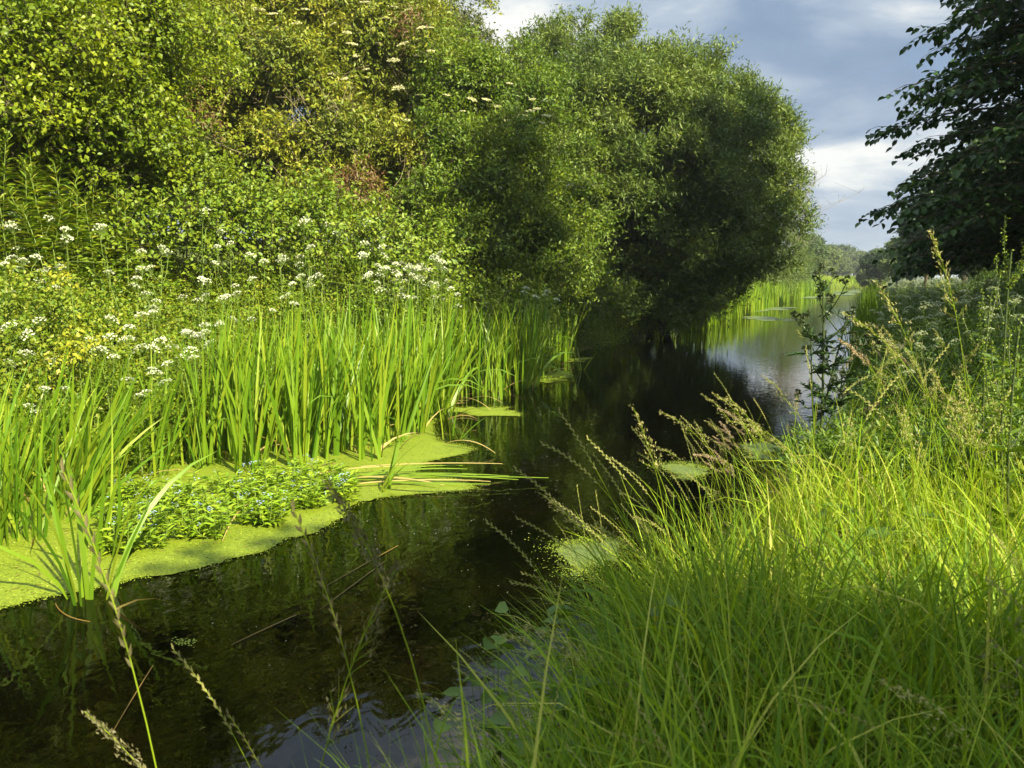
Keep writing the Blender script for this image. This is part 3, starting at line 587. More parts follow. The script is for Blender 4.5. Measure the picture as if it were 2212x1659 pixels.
def build_weed():
    front = [(-500, 1420), (-200, 1372), (0, 1318), (90, 1300), (160, 1286), (215, 1262), (300, 1252), (400, 1232), (455, 1216), (500, 1204), (575, 1192), (610, 1170), (655, 1160), (700, 1138), (740, 1118), (765, 1090), (800, 1076), (880, 1068),
             (950, 1066), (1035, 1058), (1010, 1042), (930, 1034), (890, 1020), (920, 1000), (985, 985), (1018, 972), (985, 962), (940, 955), (930, 930)]
    pts = [G(*p) for p in front]; back = [(*xy(9.0, -5.2), 0), (*xy(9.0, -6.9), 0), (*xy(-2, -6.9), 0), (*xy(-2, -5.2), 0)]
    tag(mat_obj('duckweed_mat', pts+back, .003, M['weed'], fr=620), 'yellow-green duckweed film floating round the iris stems along the left bank', 'duckweed', kind='stuff')
    for px0, px1, py0, py1, lab, mm in ((955, 1132, 878, 900, 'flat duckweed patch at the foot of the sunlit iris bed, beside fallen stalks', 'weed'), (1128, 1246, 803, 828, 'pointed duckweed patch in front of the shaded irises', 'weed'), (1222, 1276, 772, 784, 'thin small duckweed streak by the shaded irises', 'weed'),
                                        (1255, 1318, 728, 744, 'glowing small duckweed patch at the dark end of the shaded irises', 'weed'), (1580, 1708, 662, 674, 'long pale duckweed streak below the far lit reeds', 'weed2'), (1608, 1690, 683, 693, 'slim pale duckweed streak in mid canal', 'weed2'), (1685, 1722, 688, 694, 'smallest pale duckweed streak in mid canal beside the slim one', 'weed2'),
                                        (1700, 1800, 640, 645, 'thin pale streak of duckweed across the far canal', 'weed2'), (1800, 1862, 626, 640, 'farthest bright duckweed patch beside the right bank reeds', 'weed2'),
                                        (1215, 1320, 1165, 1240, 'round grey-green duckweed patch behind the near lit grass', 'weed2'), (1445, 1525, 1002, 1036, 'small oval duckweed patch under the arching grass heads', 'weed2'), (1600, 1690, 958, 992, 'grey-green duckweed patch in the pale sky reflection', 'weed2'), (1790, 1850, 668, 676, 'narrow duckweed streak on the bright water by the thistle', 'weed2')):
        cx, cy, a, b = (px0+px1)/2, (py0+py1)/2, (px1-px0)/2, (py1-py0)/2; ring = []
        for k in range(64):
            th = 2*math.pi*k/64; r = .86+.22*math.sin(th*2+px0)+.16*math.sin(th*3+py0)+.09*math.sin(th*7+px1)+.06*math.sin(th*13+py1)+rg.normal()*.03
            ring.append(G(cx+a*r*math.cos(th), cy+b*r*math.sin(th)))
        near = cy > 780
        tag(mat_obj('duckweed_patch', ring, .003, M[mm], step=.07 if near else .5, amp=.026 if near else .06, fr=420 if near else 1), lab, 'duckweed', 'duckweed patches on the open water')
    # grain of the film: single fronds, bits of dead leaf and a few oval floating leaves on top
    poly = [p[:2] for p in pts+back]
    def inside(x, y):
        c = False
        for i in range(len(poly)):
            x0, y0 = poly[i]; x1, y1 = poly[(i+1) % len(poly)]
            if (y0 > y) != (y1 > y) and x < (x1-x0)*(y-y0)/(y1-y0)+x0: c = not c
        return c
    g = [G(a, b) for a, b in zip(rg.uniform(-60, 1030, 26000), rg.uniform(960, 1330, 26000))]; g = np.array([p for p in g if inside(p[0], p[1])]); n = len(g); g[:, 2] = .0065
    a = rg.uniform(0, 6.28, n); mb = MB(); leaves(mb, g, np.stack([np.cos(a), np.sin(a), rg.normal(size=n)*.25], 1), UP+rg.normal(size=(n, 3))*.3, rg.uniform(.008, .016, n), rg.uniform(.007, .013, n))
    q = g[rg.integers(0, n, 170)]+np.array([0, 0, .004]); a = rg.uniform(0, 6.28, 170); leaves(mb, q, np.stack([np.cos(a), np.sin(a), 0*a], 1), UP+rg.normal(size=(170, 3))*.3, rg.uniform(.02, .09, 170), rg.uniform(.004, .009, 170), m=1)
    tag(mb.build('duckweed_fronds', [M['weedleaf'], M['straw']]), 'tiny duckweed fronds and dead leaf bits lying on the main duckweed film', 'duckweed', kind='stuff')
    # seeds and specks
    mb = MB(); n = 620; px = rg.uniform(420, 1650, n); py = 930+np.abs(rg.normal(size=n))*190
    Q = np.array([G(a, b) for a, b in zip(px, np.minimum(py, 1560))]); Q[:, 2] = .004
    a = rg.uniform(0, 6.28, n); D = np.stack([np.cos(a), np.sin(a), np.zeros(n)], 1); sz = rg.uniform(.003, .010, n)
    leaves(mb, Q, D, UP+rg.normal(size=(n, 3))*.05, sz, sz*.6, fold=.05)
    tag(mb.build('floating_seeds', leaf_mat('pale_seed', [(.5, .5, .36), (.7, .7, .6)], 0)), 'pale seeds and specks scattered over the dark water', 'seeds', kind='stuff')
    mb = MB(); Q = np.array([G(400+rg.normal()*14, 1388+rg.normal()*5) for k in range(60)]); Q[:, 2] = .004; a = rg.uniform(0, 6.28, 60)
    leaves(mb, Q, np.stack([np.cos(a), np.sin(a), 0*a], 1), np.repeat([UP], 60, 0), .012, .010)
    tag(mb.build('duckweed_patch', M['weedleaf']), 'tiny loose cluster of duckweed fronds on the dark water at the lower left', 'duckweed', 'duckweed patches on the open water')
build_weed()

# ------------------------------------------------------------------ irises
def iris_mesh(seed, hgt, n, lean=0.0, spread=.22, dry=True):
    r_ = np.random.default_rng(seed); mb = MB()
    P = np.stack([r_.normal(size=n)*.05, r_.normal(size=n)*.05, np.full(n, -.25)], 1)
    az = r_.uniform(0, 6.28, n); tilt = np.abs(r_.normal(size=n))*spread*.6; bend = np.abs(r_.normal(size=n))*spread*1.3
    L = (hgt+.25)*r_.uniform(.62, 1.05, n); Wd = r_.uniform(.021, .035, n)
    k = int(n*.88); bend[rg.random(n) < .07] = 1.9; Wd *= r_.choice([.7, .9, 1, 1.1, 1.2], n)
    blades(mb, P[:k], az[:k], tilt[:k], bend[:k], L[:k], Wd[:k], 7, r_.uniform(-1.2, 1.2, k), lambda u: np.minimum(1, .75+u)*(1-u**4.5))
    m = n-k
    if dry and m > 0: blades(mb, P[k:], az[k:], tilt[k:]+.5, bend[k:]+.9, L[k:]*.6, Wd[k:]*.7, 6, r_.uniform(-1, 1, m), lambda u: (1-u**3), m=1)
    return mb.mesh('iris_plant', [M['iris'], M['dry']])
def build_iris():
    protos = [iris_mesh(100+i, 1.42, 15) for i in range(9)]
    count = [0]
    def plant(x, y, sc, tilt_x, tilt_y, label, group, me=None):
        o = bpy.data.objects.new('iris_plant', me or protos[count[0] % 9]); count[0] += 1
        o.location = (x, y, 0.0); o.rotation_euler = (tilt_y, tilt_x, rg.uniform(0, 6.28)); o.rotation_mode = 'ZYX'
        o.scale = (sc*.5+.5, sc*.5+.5, sc); link(o); tag(o, label, 'iris', group)
    def inpoly(pt, poly):
        x, y = pt; c = False; n = len(poly)
        for i in range(n):
            x0, y0 = poly[i][:2]; x1, y1 = poly[(i+1) % n][:2]
            if (y0 > y) != (y1 > y) and x < (x1-x0)*(y-y0)/(y1-y0)+x0: c = not c
        return c
    def fill(poly, n, fn, mind=.12):
        P = np.array(poly)[:, :2]; lo, hi = P.min(0), P.max(0); got = []; tries = 0
        while len(got) < n and tries < 20000:
            tries += 1; p = rg.uniform(lo, hi)
            if not inpoly(p, poly) or any((p[0]-g[0])**2+(p[1]-g[1])**2 < mind**2 for g in got): continue
            got.append(p); fn(*p)
    sunlit = [G(*p) for p in ((430, 1030), (560, 1030), (660, 1018), (790, 1005), (880, 960), (955, 930), (985, 880), (1000, 862), (1000, 820), (800, 830), (600, 860), (450, 930))]
    fill(sunlit, 165, lambda x, y: plant(x, y, rg.uniform(.95, 1.18), rg.normal()*.08+.10, rg.normal()*.07, 'tall sword-leaved iris standing in the sunlit bed behind the duckweed', 'irises of the sunlit bed'), .085)
    leftb = [G(*p) for p in ((-260, 1260), (0, 1180), (130, 1165), (260, 1080), (430, 1030), (450, 930), (300, 960), (0, 1010), (-300, 1060))]
    fill(leftb, 85, lambda x, y: plant(x, y, rg.uniform(.62, .92), rg.normal()*.16+.22, rg.normal()*.14, 'leaning iris in the thick tangle at the left edge', 'irises leaning at the left edge'), .12)
    shade = [G(*p) for p in ((1000, 862), (1060, 870), (1120, 858), (1190, 800), (1240, 770), (1290, 742), (1300, 722), (1240, 722), (1100, 760), (1000, 800))]
    fill(shade, 100, lambda x, y: plant(x, y, rg.uniform(.84, 1.1), rg.normal()*.09+.02, rg.normal()*.08, 'slim dark iris in the shaded bed below the elder bush', 'irises of the shaded bed'), .16)
    mb = MB(); P = []
    fill(shade, 170, lambda x, y: P.append((x, y, -.1)), .06); P = np.repeat(np.array(P), 7, 0); n = len(P); P[:, :2] += rg.normal(size=(n, 2))*.07
    blades(mb, P, rg.uniform(0, 6.28, n), np.abs(rg.normal(size=n))*.10, np.abs(rg.normal(size=n))*.3, rg.uniform(.9, 1.65, n), rg.uniform(.016, .03, n), 6, rg.uniform(-1.2, 1.2, n), lambda u: np.minimum(1, .75+u)*(1-u**4.5))
    tag(mb.build('reed_bed', M['iris']), 'dark green sword leaves crowding the shaded bank edge behind the separate irises', 'reeds', kind='stuff')
    # individuals
    p = G(190, 1296); plant(p[0], p[1], .98, .03, -.02, 'lone iris clump standing in open water at the lower left edge of the duckweed', 'irises', iris_mesh(51, 1.12, 16, spread=.36))
    p = G(230, 1200); plant(p[0], p[1], .75, .18, .0, 'iris leaning right just behind the lone clump', 'irises', iris_mesh(52, 1.2, 9, spread=.4))
    p = G(830, 1062); plant(p[0], p[1], .62, .22, 0, 'short iris tuft at the tip of the duckweed by the fallen leaves', 'irises', iris_mesh(53, 1.0, 8, spread=.45))
    p = G(980, 950); plant(p[0], p[1], .5, .0, 0, 'small iris tuft with broken blades right of the sunlit bed', 'irises', iris_mesh(54, .95, 7, spread=.5))
    for px, py, lab in ((1420, 735, 'small lone tuft of upright blades in the dark water under the willow'), (1325, 745, 'splayed tuft of blades at the right end of the shaded irises'), (1255, 800, 'few thin blades standing in black water by the pointed duckweed patch')):
        p = G(px, py); plant(p[0], p[1], .62, rg.normal()*.05, 0, lab, 'irises', iris_mesh(int(px), 1.25, 7, spread=.5, dry=False))
    # fallen blades on the duckweed
    def fallen(a, b, label, w=.02, z=.03, dry=False, arch=0.03):
        A = G(*a); B = G(*b); n = 9; u = np.linspace(0, 1, n)[:, None]; c = A*(1-u)+B*u; c[:, 2] = z+arch*4*(u*(1-u))[:, 0]; c[:, :2] += (rg.normal()*.05*(4*u*(1-u)))*np.array([.3, 1.])
        d = nrm((B-A)[None])[0]; s = np.array([-d[1], d[0], .25]); wd = (w*.5*np.minimum(1, 1.15-u**3))
        V = np.stack([c-s*wd, c+np.array([0, 0, .004])-0*wd, c+s*wd], 1).reshape(-1, 3) - A
        F = [[i*3+k, i*3+k+1, i*3+k+4, i*3+k+3] for i in range(n-1) for k in (0, 1)]
        mb = MB(); mb.add(V, F); o = mb.build('fallen_leaf', M['dry'] if dry else M['iris']); o.location = tuple(A); tag(o, label, 'leaf', 'fallen iris leaves')
    for i, (a, b, dr) in enumerate((((690, 1052), (1030, 1030), 0), ((700, 1040), (1100, 1034), 0), ((720, 1058), (1060, 1048), 1), ((760, 1046), (1185, 1042), 0), ((710, 1046), (960, 1060), 1), ((800, 1036), (1120, 1050), 0), ((680, 1050), (900, 1042), 0), ((740, 1052), (1000, 1022), 0),
                                    ((830, 1060), (1060, 1066), 0), ((780, 1028), (1085, 1022), 1), ((690, 1046), (860, 1030), 1), ((820, 1048), (1010, 1038), 0))):
        fallen(a, b, 'long green iris leaf lying flat over the tip of the duckweed' if not dr else 'straw-coloured iris leaf lying flat over the tip of the duckweed', w=rg.uniform(.018, .03), z=.016+.008*i, dry=bool(dr))
    for a, b, lab in (((1085, 875), (1010, 870), 'dry stalk lying by the duckweed patch right of the sunlit irises'), ((1060, 890), (980, 868), 'pale broken stalk lying across the flat duckweed patch'), ((960, 965), (1070, 985), 'thin leaf floating right of the sunlit iris bed'), ((560, 1090), (480, 1180), 'red-brown dead leaf lying over the forget-me-nots')):
        fallen(a, b, lab, w=.018, z=.03, dry=True, arch=.08)
    for a, b, lab in (((330, 1440), (240, 1590), 'yellowish sunken stem lying in the dark water at the lower left'), ((640, 1330), (500, 1395), 'thin yellow stem floating under the grass heads at the lower left'), ((860, 1180), (700, 1270), 'thin reddish stem floating in the dark water in front of the forget-me-nots'), ((830, 1215), (690, 1320), 'long reddish stem floating below the thin one'), ((120, 1305), (195, 1345), 'short yellow leaf floating beside the lone iris clump')):
        fallen(a, b, lab, w=.006, z=.004, dry=True, arch=.002)
        o_ = [x for x in C.objects if x.name.startswith('fallen_leaf')][-1]; o_.data.materials[0] = M['sunken']
build_iris()

# ------------------------------------------------------------------ forget-me-nots
def build_forget():
    protos = []
    for v in range(5):
        root = empty('forget_me_not', (0, 0, 0)); tag(root, 'low bright green forget-me-not with tiny blue flowers on the duckweed', 'plant', 'forget-me-nots on the duckweed')
        st_, lf, fl = MB(), MB(), MB()
        for k in range(rg.integers(5, 8)):
            a = rg.uniform(0, 6.28); d = np.array([math.cos(a), math.sin(a), 0])*rg.uniform(.03, .11); h = rg.uniform(.08, .20)
            p = bez((0, 0, -.02), d+UP*h, d*.2, 6); tube(st_, p, .0025, 4)
            n = 8; i = np.linspace(1, 5, n); P = np.array([p[min(int(x), 4)]*(1-(x % 1))+p[min(int(x)+1, 5)]*(x % 1) for x in i])
            aa = rg.uniform(0, 6.28, n); D = np.stack([np.cos(aa), np.sin(aa), rg.uniform(-.1, .6, n)], 1); leaves(lf, P, D, UP+rg.normal(size=(n, 3))*.25, rg.uniform(.05, .085, n), rg.uniform(.016, .026, n), round_=True)
            if k < (1, 2, 0, 1, 2)[v]:
                m = rg.integers(3, 6); Q = p[-1]+rg.normal(size=(m, 3))*np.array([.012, .012, .006])+UP*.012
                fl = MB()
                for q in Q:
                    a5 = np.arange(5)*1.2566; D = np.stack([np.cos(a5), np.sin(a5), 0*a5+.15], 1); leaves(fl, np.repeat([q], 5, 0), D, np.repeat([UP], 5, 0), .0065, .006)
                fl.build('flower_cluster', M['blue'], root)
        st_.build('stem', M['stem'], root); lf.build('leaves', M['herb'], root); protos.append(root)
    n = 0
    while n < 105:
        px, py = rg.uniform(240, 765), rg.uniform(1035, 1205)
        lim = 1205-(px-240)*.19-max(0, px-640)*.22
        if py > lim or py < 1075-max(0, px-300)*.11: continue
        p = G(px, py); o = protos[n] if n < 5 else copy_tree(protos[n % 5]); s = rg.uniform(.75, 1.25); n += 1
        o.location = (p[0], p[1], .004); o.rotation_euler = (0, 0, rg.uniform(0, 6.28)); o.scale = (s, s, s)
build_forget()

# ------------------------------------------------------------------ umbels of the left bank, undergrowth
def umbel_plant(name, hgt, heads, mat_leaf, rad=.047, leafy=1.0, seed=0, size=.0085, petal='white'):
    root = empty(name, (0, 0, 0)); st_, lf = MB(), MB()
    main = bez((0, 0, -.05), (rg.normal()*.05, rg.normal()*.05, hgt*.92), (rg.normal()*.04, rg.normal()*.04, 0), 8); tube(st_, main, np.linspace(.008, .004, 8), 5)
    for k in range(heads):
        i = 7 if k == 0 else int(rg.integers(3, 7)); p = main[i]; a = rg.uniform(0, 6.28); rr = 0 if k == 0 else rg.uniform(.10, .24)
        e = p+np.array([math.cos(a)*rr, math.sin(a)*rr, (hgt-p[2])*rg.uniform(.7, 1.02)+.02]); tube(st_, bez(p, e, (math.cos(a)*.04, math.sin(a)*.04, -.02), 5), np.linspace(.004, .0022, 5), 4)
        fm = MB(); R_ = rad*rg.uniform(.75, 1.2); umbel(fm, st_, e+UP*.035, R_, n=12, k=10, up=(rg.normal()*.2, rg.normal()*.2, 1), size=size, ray_len=.04, dome=.55); fm.build('flower_head', M[petal], root)
    n = int(36*leafy)                                    # pinnate leaves
    for k in range(n):
        p = main[rg.integers(0, 7)]+rg.normal(size=3)*.02; a = rg.uniform(0, 6.28); d = nrm(np.array([math.cos(a), math.sin(a), rg.uniform(-.1, .8)])); L = rg.uniform(.14, .30)
        sd = nrm(np.cross(d, UP)); sticks(st_, p[None], (p+d*L)[None], .002, .001)
        j = 10; w_ = (np.arange(j)+1)/j; P = p+d*L*w_[:, None]+sd*(np.where(np.arange(j) % 2, 1, -1)*(1.15-w_)*L*.30)[:, None]*rg.uniform(.3, 1, (j, 1))
        D = d*.7+sd*np.where(np.arange(j) % 2, 1, -1)[:, None]*.7+rg.normal(size=(j, 3))*.2; leaves(lf, P, D, UP+rg.normal(size=(j, 3))*.35, rg.uniform(.03, .05, j), rg.uniform(.02, .034, j))
    st_.build('stem', M['stem'], root); lf.build('leaves', mat_leaf, root)
    return root
def build_left_bank():
    # undergrowth mass on the slope
    mb = MB(); tw = MB(); n = 17500
    px = rg.uniform(-150, 1010, n); s = rg.uniform(3, 27, n)*np.where(rg.random(n) < .6, .55, 1); t = -rg.uniform(6.2, 9.4, n)
    X = AX[0]*s+NX[0]*t; Y = AX[1]*s+NX[1]*t; g = hz(X, Y)
    lump = .55+.28*np.sin(X*2.1+Y*.7)+.22*np.sin(X*1.1-Y*1.9+2); top = (.35+.62*sstep(6.0, 7.4, -t))*(.55+.7*np.clip(lump, 0, 1.2))
    for k in range(3):
        zf = (rg.random(n)**.55); Z = g+top*zf; m = 8
        d = nrm(rg.normal(size=(n, 3))*.6+UP*.6+np.array([.3, -.5, 0])); kk = (np.arange(m)+.5)/m
        P = np.stack([X+rg.normal(size=n)*.12, Y+rg.normal(size=n)*.12, Z], 1)
        PP = P[:, None]+d[:, None]*.32*kk[None, :, None]+rg.normal(size=(n, m, 3))*.035
        DD = d[:, None]*.5+rg.normal(size=(n, m, 3))*.65-UP*.1; N = UP*.7+np.array([.3, -.5, 0])*.5+rg.normal(size=(n, m, 3))*.4
        sc = rg.uniform(.6, 1.25, n*m); leaves(mb, PP.reshape(-1, 3), DD.reshape(-1, 3), N.reshape(-1, 3), .047*sc, .028*sc)
    sel = rg.random(n) < .3; P = np.stack([X, Y, g], 1)[sel]; d = nrm(rg.normal(size=(sel.sum(), 3))*.35+UP); sticks(mb, P, P+d*(top[sel]*rg.uniform(.6, 1.25, sel.sum()))[:, None], .004, .002, m=1)
    tag(mb.build('undergrowth', [M['under'], M['stem']]), 'tangled sunlit green undergrowth covering the left bank slope behind the irises', 'undergrowth', kind='stuff')
    # bramble bushes under the trees
    for i, (px_, py_, Y_, r, lab) in enumerate(((560, 470, 11.2, .62, 'bramble bush of broad leaves in the dark hollow under the olive elder'), (700, 470, 11.6, .6, 'bramble bush below the bare twigs of the elder'), (420, 440, 10.6, .6, 'bramble bush at the foot of the yellow-green shrub'), (860, 540, 12, .6, 'bramble bush behind the right end of the white umbels'), (280, 470, 10, .5, 'bramble bush right of the willowherb'), (960, 640, 13, .55, 'dark bramble bush in shade just behind the shaded irises'), (1090, 660, 14.5, .6, 'dark bramble bush in shade with two white umbels in front'))):
        c = at(px_, py_, Y_); cl = np.array([(c[0]+dx, c[1]+dy, c[2]+dz, r*k) for dx, dy, dz, k in ((0, 0, 0, 1), (.55, .2, -.15, .8), (-.55, .1, -.1, .85), (.1, -.4, -.35, .8), (-.2, .3, .25, .7))])
        tree('bramble_bush', lab, 'bush', (c[0], c[1]), cl, M['bramble'], 640, .064, .046, stems=4, r=.012, trunk_name='stems', twig=.35, m=8, round_=True)
    # rosebay willowherb
    pr = []
    for v in range(4):
        root = empty('willowherb', (0, 0, 0)); tag(root, 'tall willowherb stalk ringed with narrow leaves at the left edge', 'plant', 'willowherb stalks at the left edge'); st_, lf = MB(), MB(); h = 1.45
        p = bez((0, 0, -.1), (rg.normal()*.06, rg.normal()*.06, h), (rg.normal()*.05, rg.normal()*.05, 0), 10); tube(st_, p, np.linspace(.007, .003, 10), 5)
        n = 150; u = np.sort(rg.uniform(.12, 1, n)); i = np.minimum((u*9).astype(int), 8); f = (u*9-i)[:, None]; P = p[i]*(1-f)+p[i+1]*f; a = np.arange(n)*2.39996
        D = np.stack([np.cos(a), np.sin(a), .25+.9*sstep(.85, 1, u)-.25*(1-u)], 1); L = .17*(1-.5*sstep(.7, 1, u))*rg.uniform(.8, 1.1, n); leaves(lf, P, D, UP+rg.normal(size=(n, 3))*.25, L, L*.20)
        st_.build('stem', M['stem'], root); lf.build('leaves', M['under'], root); pr.append(root)
    k = 0
    for px_, py_, Y_ in [(-20, 300, 8.6), (10, 290, 9), (45, 290, 9), (72, 262, 9.4), (100, 300, 9), (130, 300, 9.3), (28, 350, 8.6), (62, 340, 8.8), (120, 350, 8.9), (160, 370, 9.2), (90, 370, 8.6), (15, 400, 8.4), (180, 390, 9.4), (40, 410, 8.4), (140, 410, 8.8), (215, 375, 9.6), (240, 400, 9.6), (110, 430, 8.5), (190, 430, 9), (-60, 340, 8.6), (-50, 420, 8.2), (75, 440, 8.3), (260, 440, 9.4), (330, 410, 9.8)]:
        p = at(px_, py_, Y_); g_ = float(hz(p[0], p[1])); o = pr[k] if k < 4 else copy_tree(pr[k % 4]); k += 1
        s = max(.5, (p[2]-g_)/1.45); o.location = (p[0], p[1], g_); o.scale = (s*.5+.5, s*.5+.5, s); o.rotation_euler = (rg.normal()*.05, rg.normal()*.05, rg.uniform(0, 6.28))
    # white umbels
    pr = [umbel_plant('water_dropwort', 1.05, h, M['drop'], seed=i) for i, h in enumerate((2, 3, 3, 2, 3, 4))]
    spots = [(20, 490, 8.4), (45, 470, 8.6), (160, 495, 8.6), (140, 480, 8.8), (250, 495, 8.8), (310, 510, 9), (335, 540, 9), (430, 455, 10), (75, 560, 8), (80, 610, 7.8), (265, 595, 8.4), (365, 580, 8.8), (130, 580, 8.2), (75, 700, 7.2), (30, 710, 7),
             (235, 695, 7.4), (235, 735, 7.2), (275, 740, 7.4), (210, 760, 7), (355, 720, 7.7), (365, 740, 7.6), (400, 720, 7.8), (450, 705, 8.1), (445, 730, 7.9), (345, 790, 7.2), (385, 775, 7.5), (320, 810, 7), (300, 850, 6.8), (140, 840, 6.6), (60, 770, 6.8), (70, 880, 6.4),
             (480, 530, 9.8), (560, 470, 10.6), (640, 480, 10.8), (690, 490, 11), (720, 520, 11), (650, 540, 10.4), (740, 550, 10.8), (600, 560, 10), (780, 510, 11.4), (760, 480, 11.6), (820, 520, 11.6), (540, 610, 9.4), (480, 640, 8.8), (520, 690, 8.8), (610, 640, 9.6), (700, 600, 10.2), (660, 600, 10),
             (830, 560, 11.4), (860, 545, 11.8), (880, 580, 11.6), (900, 560, 12), (915, 590, 11.8), (930, 570, 12.2), (940, 600, 12), (955, 610, 12.2), (945, 640, 11.8), (962, 650, 12), (920, 620, 11.6), (890, 610, 11.4), (850, 600, 11.2), (800, 590, 11), (870, 640, 11), *[(rg.uniform(800, 965), 535+rg.uniform(0, 45)+max(0, q_)*0+rg.uniform(0, 60), rg.uniform(11, 12.2)) for q_ in range(20)], (180, 520, 8.6), (30, 560, 8), (340, 680, 8), (280, 640, 8.2), (400, 600, 9), (430, 640, 9), (200, 480, 9), (100, 520, 8.6)]
    big = [umbel_plant('water_dropwort', 1.05, h, M['drop'], rad=.064, size=.0105) for h in (2, 3, 2)]; nb = ns = 0
    for k, (px_, py_, Y_) in enumerate(spots):
        if py_ < 560 and 100 < px_ < 800 and k % 3 == 2: continue
        p = at(px_, py_, Y_); g_ = max(float(hz(p[0], p[1])), 0); hgt = max(p[2]-g_, .45); s = hgt/1.08
        if py_ > 660 and px_ < 470: o = big[nb] if nb < 3 else copy_tree(big[nb % 3]); nb += 1
        else:
            o = pr[ns] if ns < 6 else copy_tree(pr[ns % 6]); ns += 1
        o.location = (p[0], p[1], g_); o.scale = (.55+.45*s, .55+.45*s, s); o.rotation_euler = (rg.normal()*.06, rg.normal()*.06, rg.uniform(0, 6.28))
        zone = 'crowded at the right end of the sunlit bank, against the dark bushes' if px_ > 790 else ('behind the middle of the sunlit iris bed' if px_ > 470 else ('low down just above the leaning irises at the left' if py_ > 660 else 'high on the left bank below the willowherb'))
        tag(o, 'white-flowered umbel plant '+zone, 'wildflower', 'white umbels on the left bank')
    for px_, py_, lab in ((1140, 625, 'left one of two white umbel plants in the shade behind the shaded irises'), (1185, 632, 'right one of two white umbel plants in the shade behind the shaded irises')):
        p = at(px_, py_, 13.5); g_ = max(float(hz(p[0], p[1])), 0); s = (p[2]-g_)/1.08; o = copy_tree(pr[1]); o.location = (p[0], p[1], g_); o.scale = (s, s, s); tag(o, lab, 'wildflower', 'white umbels on the left bank')
    # yellowing leaves among them
    for px_, py_, r, lab in ((185, 745, .17, 'yellowing leafy sprig below the lowest white umbels'), (150, 600, .12, 'small orange-yellow sprig between two white umbels'), (130, 790, .12, 'yellow leafy sprig low at the left behind the irises')):
        c = at(px_, py_, 7.0); g_ = max(float(hz(c[0], c[1])), 0); root = empty('yellow_sprig', (c[0], c[1], g_)); tag(root, lab, 'plant'); s_ = MB(); f = MB(); cc = np.array([(0, 0, c[2]-g_, r)])
        tube(s_, bez((0, 0, -.05), cc[0, :3], (.03, 0, 0), 5), .004, 4); foliage(f, s_, cc, cc[0, :3]+[0, 1, 0], 900, .05, .034, m=7, twig=.16); s_.build('stem', M['stem'], root); f.build('leaves', M['yellow'], root)
build_left_bank()

# ------------------------------------------------------------------ far reeds
def build_reeds():
    mb = MB(); n = 5200; s = rg.uniform(26, 118, n)**1.0; t = -5.1-np.abs(rg.normal(size=n))*.9-.02*(s-26)*rg.random(n)
    X = AX[0]*s+NX[0]*t; Y = AX[1]*s+NX[1]*t; P = np.stack([X, Y, np.maximum(hz(X, Y), 0)-.05], 1)
    blades(mb, P, rg.uniform(0, 6.28, n), np.abs(rg.normal(size=n))*.1, np.abs(rg.normal(size=n))*.3, rg.uniform(1.0, 1.7, n), .022+.0004*s, 4, rg.uniform(-1, 1, n), lambda u: 1-u**3)
    tag(mb.build('reed_bed', M['iris']), 'pale green reeds lining the far left bank beyond the willow', 'reeds', kind='stuff')
    mb = MB(); n = 1500; s = 15+rg.random(n)**1.3*45; t = -.35+np.abs(rg.normal(size=n))*.3
    X = AX[0]*s+NX[0]*t; Y = AX[1]*s+NX[1]*t; P = np.stack([X, Y, np.maximum(hz(X, Y), 0)-.05], 1)
    blades(mb, P, rg.uniform(0, 6.28, n), np.abs(rg.normal(size=n))*.1, np.abs(rg.normal(size=n))*.3, rg.uniform(.9, 1.5, n), .02, 4, rg.uniform(-1, 1, n), lambda u: 1-u**3)
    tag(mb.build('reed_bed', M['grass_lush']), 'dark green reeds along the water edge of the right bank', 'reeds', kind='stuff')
    mb = MB(); n = 15000; s = rg.uniform(42, 190, n); t = -rg.uniform(6, 15, n)
    X = AX[0]*s+NX[0]*t; Y = AX[1]*s+NX[1]*t; P = np.stack([X, Y, hz(X, Y)-.05], 1)
    blades(mb, P, rg.uniform(0, 6.28, n), np.abs(rg.normal(size=n))*.3, np.abs(rg.normal(size=n))*.5, rg.uniform(.5, 1.1, n), .05, 2, rg.uniform(-1, 1, n))
    n = 5000; s = rg.uniform(118, 170, n); t = rg.uniform(-8, 1.5, n); X = AX[0]*s+NX[0]*t; Y = AX[1]*s+NX[1]*t; P = np.stack([X, Y, hz(X, Y)-.05], 1)
    blades(mb, P, rg.uniform(0, 6.28, n), np.abs(rg.normal(size=n))*.3, np.abs(rg.normal(size=n))*.5, rg.uniform(.6, 1.3, n), .06, 2, rg.uniform(-1, 1, n))
    tag(mb.build('meadow_grass', M['grass']), 'sunny rough grass on the distant bank slope', 'grass', kind='stuff')
build_reeds()

